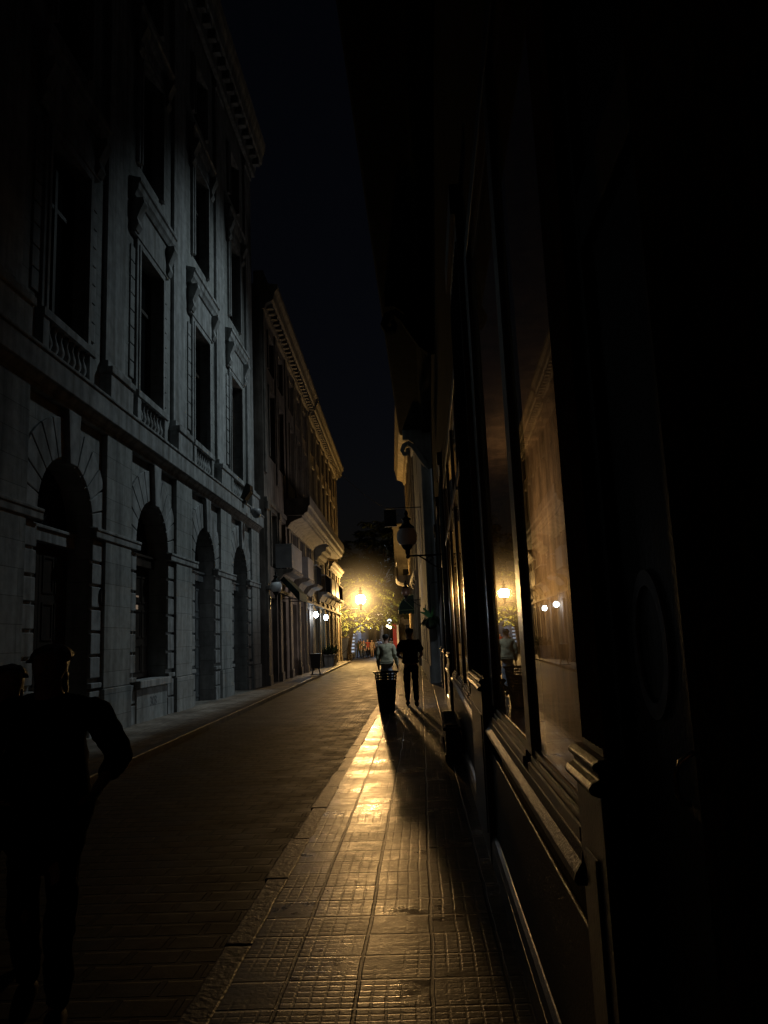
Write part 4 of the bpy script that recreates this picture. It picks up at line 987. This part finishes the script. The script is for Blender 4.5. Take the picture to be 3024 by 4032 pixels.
def farlamp(px, py, Y, warm, r_, label, s):
    z = 1.65+(2513-py+.048*(1656-px))/3050*Y; x = (px-1656)/3050*Y
    t = thing('street_lamp', label, 'street lamp', (x, Y, 0), 'distant street lamps')
    m = MB(); m.tube([(x, Y, 0), (x, Y, z-r_)], [.07, .035], 6); m.build('post', MT['iron'], t)
    m = MB(); m.lathe([(r_*.4, -r_*.95), (r_*.9, -r_*.45), (r_, 0), (r_*.9, r_*.45), (r_*.4, r_*.95)], (x, Y, z), 12); m.build('globe', emit('distant_lamp_glow', (1, .72, .35) if warm else (.85, .93, 1.), s), t, smooth=True)
    m = MB(); m.lathe([(r_*.5, r_*.9), (r_*.3, r_*1.2), (.01, r_*1.6)], (x, Y, z), 8); m.build('cap', MT['iron'], t)
farlamp(1537, 2448, 92, False, .24, 'white distant street lamp, highest of the three by the red banner', 14)
farlamp(1530, 2466, 96, True, .18, 'yellow distant street lamp, left one of the lower pair by the red banner', 9)
farlamp(1539, 2472, 98, True, .2, 'yellow distant street lamp, right one of the lower pair by the red banner', 9)
farlamp(1465, 2473, 104, False, .13, 'small white distant lamp above the tan-shirted pedestrian', 9)
farlamp(1452, 2478, 108, False, .08, 'tiny white distant lamp left of the other small one', 6)

# ------------------------------------------------------------------ trees
def tree(label, base, ht, crown, nclump, leaves, mt, seed, lw=.09, ll=.42, trunk_r=.2, low=None):
    rng = random.Random(seed); t = thing('street_tree', label, 'tree', base)
    bx, by, bz = base; cx, cy, cz, rxx, ryy, rzz = crown
    tr = MB(); fork = cz-rzz*.55
    tr.tube([(bx, by, bz), (bx+.05, by, bz+1.), (bx+(cx-bx)*.3, by+(cy-by)*.3, (bz+fork)/2+.5), (bx+(cx-bx)*.6, by+(cy-by)*.6, fork)], [trunk_r*1.25, trunk_r, trunk_r*.85, trunk_r*.7], 9)
    top = Vector((bx+(cx-bx)*.6, by+(cy-by)*.6, fork))
    cl = []
    for k in range(nclump):
        while True:
            p = Vector((rng.uniform(-1, 1), rng.uniform(-1, 1), rng.uniform(-1, 1)))
            if .25 < p.length < 1: break
        cl.append(Vector((cx+p.x*rxx, cy+p.y*ryy, cz+p.z*rzz)))
    if low: cl += [Vector(p) for p in low]
    for c in cl[::4] + ([Vector(p) for p in low] if low else []):
        mid = top.lerp(c, .5) + Vector((0, 0, .5)); tr.tube([tuple(top), tuple(mid), tuple(c)], [trunk_r*.4, trunk_r*.2, .025], 5)
    tr.build('trunk', MT['bark'], t, smooth=True)
    m = MB()
    for c in cl:
        for s in range(5):      # twigs radiating and drooping, leaves in pairs along them
            a = rng.uniform(0, 6.283); d = Vector((math.cos(a), math.sin(a), rng.uniform(-.2, .5))).normalized(); p = c.copy(); L = rng.uniform(.7, 1.3)
            for q in range(leaves):
                p = p + d*L/leaves; d = (d+Vector((0, 0, -.13))).normalized()
                sd = d.cross(Vector((0, 0, 1))); sd = sd.normalized() if sd.length > .1 else Vector((1, 0, 0))
                for sg in (-1, 1):
                    ld = (d*.55 + sd*sg*rng.uniform(.5, 1.) + Vector((0, 0, rng.uniform(-.7, .1)))).normalized(); l = ll*rng.uniform(.6, 1.2); wv = ld.cross(Vector((rng.uniform(-.4, .4), rng.uniform(-.4, .4), 1))).normalized()*lw*rng.uniform(.7, 1.2)
                    m.quad(p, p+ld*l*.45+wv, p+ld*l, p+ld*l*.45-wv)
    m.build('crown', mt, t, fix=False)
    return t
tree('leafy tree with drooping branches lit yellow by the glowing lantern', (-6.5, 70.6, 0), 9, (-5.2, 69.2, 5.6, 2.3, 2.2, 2.2), 46, 7, MT['leaf'], 21,
     low=[(-6.4, 66.2, 4.0), (-6.2, 66.2, 3.2), (-5.6, 66.4, 3.2), (-6.5, 66., 4.8), (-4.9, 67, 3.6), (-5.3, 66.4, 2.7), (-6.0, 66.4, 2.6), (-6.6, 66.6, 3.6), (-5.9, 65.9, 3.7), (-5.4, 66.0, 3.9), (-5., 66.3, 3.1), (-6.3, 65.8, 2.9), (-5.8, 66.2, 4.3), (-4.5, 66.4, 4.0), (-4.4, 67, 3.3), (-6.7, 66, 4.2)])
tree('second leafy tree right of the lantern with lower dim branches', (-4.9, 79, 0), 9, (-3.2, 75., 5.2, 2.6, 3., 2.0), 60, 7, MT['leaf'], 22, low=[(-3.8, 70.5, 3.7), (-3.3, 71, 4.2), (-2.8, 70.6, 4.4), (-4.2, 70.2, 4.3), (-3.6, 70.4, 3.1), (-3., 71, 3.4), (-4.3, 70, 3.5), (-3.9, 68.4, 4.1), (-3.4, 68.8, 3.6), (-2.9, 69, 4.3), (-3.2, 68.5, 4.8), (-3.7, 68.2, 3.2), (-2.6, 69.5, 3.8), (-2.4, 69.5, 4.9)])
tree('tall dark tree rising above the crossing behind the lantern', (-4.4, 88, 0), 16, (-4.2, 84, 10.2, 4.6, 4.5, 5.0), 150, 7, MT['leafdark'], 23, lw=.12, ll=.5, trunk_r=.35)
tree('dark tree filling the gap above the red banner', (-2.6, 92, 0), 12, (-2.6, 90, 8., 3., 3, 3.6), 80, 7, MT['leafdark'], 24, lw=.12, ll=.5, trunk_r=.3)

# ------------------------------------------------------------------ emissive volume added to imitate bloom round the lamp
hz = bpy.data.materials.new('lamp_bloom'); hz.use_nodes = True; nt = hz.node_tree; nt.nodes.clear()
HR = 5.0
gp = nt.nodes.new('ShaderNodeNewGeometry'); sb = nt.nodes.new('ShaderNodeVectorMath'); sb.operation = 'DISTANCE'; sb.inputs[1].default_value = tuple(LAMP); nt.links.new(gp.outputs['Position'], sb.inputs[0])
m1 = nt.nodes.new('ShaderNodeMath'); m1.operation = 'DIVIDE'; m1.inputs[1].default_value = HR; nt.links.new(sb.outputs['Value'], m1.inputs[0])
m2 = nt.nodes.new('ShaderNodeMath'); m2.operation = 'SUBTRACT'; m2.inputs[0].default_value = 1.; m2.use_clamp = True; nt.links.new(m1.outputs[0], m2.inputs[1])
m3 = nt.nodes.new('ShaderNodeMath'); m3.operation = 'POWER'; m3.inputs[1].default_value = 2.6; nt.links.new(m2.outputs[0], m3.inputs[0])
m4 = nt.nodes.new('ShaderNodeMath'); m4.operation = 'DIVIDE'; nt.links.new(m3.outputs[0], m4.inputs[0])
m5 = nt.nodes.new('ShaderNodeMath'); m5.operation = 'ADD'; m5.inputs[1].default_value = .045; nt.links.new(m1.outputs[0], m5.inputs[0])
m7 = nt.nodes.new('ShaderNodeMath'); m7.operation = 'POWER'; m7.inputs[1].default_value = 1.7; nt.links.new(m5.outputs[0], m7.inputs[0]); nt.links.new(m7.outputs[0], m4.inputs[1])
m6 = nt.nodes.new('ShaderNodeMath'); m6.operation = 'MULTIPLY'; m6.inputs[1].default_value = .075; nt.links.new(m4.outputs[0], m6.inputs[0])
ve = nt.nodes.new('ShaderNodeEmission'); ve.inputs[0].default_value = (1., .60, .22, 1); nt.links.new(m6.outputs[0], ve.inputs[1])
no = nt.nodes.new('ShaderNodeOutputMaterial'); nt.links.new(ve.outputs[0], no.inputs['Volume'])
me = bpy.data.meshes.new('bloom'); bm = bmesh.new(); bmesh.ops.create_icosphere(bm, subdivisions=3, radius=HR); bm.to_mesh(me); bm.free(); me.materials.append(hz)
ho = bpy.data.objects.new('bloom', me); col.objects.link(ho); ho.location = LAMP; tag(ho, 'added glowing volume imitating bloom around the lit lantern', 'bloom', kind='stuff')

# ------------------------------------------------------------------ light
def light(name, kind, loc, energy, color, target=None, **kw):
    l = bpy.data.lights.new(name, kind); l.energy = energy; l.color = color
    for k, v in kw.items(): setattr(l, k, v)
    o = bpy.data.objects.new(name, l); col.objects.link(o); o.location = loc
    if target is not None: o.rotation_euler = (Vector(target)-Vector(loc)).to_track_quat('-Z', 'Y').to_euler()
    return o
lp = LAMP + Vector((.05, -.42, 0))
light('lantern_beam', 'SPOT', lp, 7000, (1., .54, .2), (-.98, 23., 0.), spot_size=R(8.8), spot_blend=1., shadow_soft_size=.16)
light('lantern_side_beam', 'SPOT', lp, 2000, (1., .62, .36), (-5.1, 22, .1), spot_size=R(6.5), spot_blend=1., shadow_soft_size=.16)
light('rooftop_floodlight', 'SPOT', (6., 27, 22.5), 5000, (.75, .92, .98), (-6.1, 22.6, 4.2), spot_size=R(62), spot_blend=1., shadow_soft_size=.4)
light('side_lamp', 'SPOT', (.33, 19.6, 2.9), 85, (.8, .88, .95), (-.9, 20.6, .9), spot_size=R(138), spot_blend=.35, shadow_soft_size=.08)
light('facade_fill', 'AREA', (.0, 36.3, 3.2), 150, (1., .86, .78), (-6., 37.5, 6.), shape='RECTANGLE', size=3., size_y=2.)  # unseen fill added to brighten the pink building's front
light('pane_glow_light', 'AREA', tuple(R1(13., -.35, 2.9)), 70, (1., .66, .34), tuple(R1(13., -1.6, 3.1)), size=1.5)  # added behind the panes to imitate lamp glare on the glass
light('crossing_fill', 'POINT', (-4.1, 71.2, 3.2), 420, (1., .66, .33), shadow_soft_size=.3)  # no lamp stands here; added to carry the lantern's light to the far people
light('far_cold_fill', 'POINT', (-3.4, 86, 5), 700, (.7, .82, 1.), shadow_soft_size=.5)  # unseen cold light added beyond the crossing, without a fitting

w = bpy.data.worlds.new('World'); scene.world = w; w.use_nodes = True; nt = w.node_tree
sk = nt.nodes.new('ShaderNodeTexSky'); sk.sky_type = 'NISHITA'; sk.sun_disc = False; sk.sun_elevation = R(3); sk.sun_rotation = R(200)
tint = nt.nodes.new('ShaderNodeMix'); tint.data_type = 'RGBA'; tint.blend_type = 'MULTIPLY'; tint.inputs[0].default_value = 1; tint.inputs[7].default_value = (.8, .68, .95, 1)
nt.links.new(sk.outputs[0], tint.inputs[6]); nt.links.new(tint.outputs[2], nt.nodes['Background'].inputs[0]); nt.nodes['Background'].inputs[1].default_value = .0018

scene.view_settings.view_transform = 'Standard'; scene.view_settings.look = 'None'; scene.view_settings.exposure = 0; scene.view_settings.gamma = 1
scene.render.engine = 'CYCLES'
cy = scene.cycles; cy.use_denoising = True; cy.max_bounces = 6; cy.diffuse_bounces = 3; cy.glossy_bounces = 4; cy.sample_clamp_indirect = 4; cy.volume_step_rate = 2
cy.caustics_reflective = False; cy.caustics_refractive = False
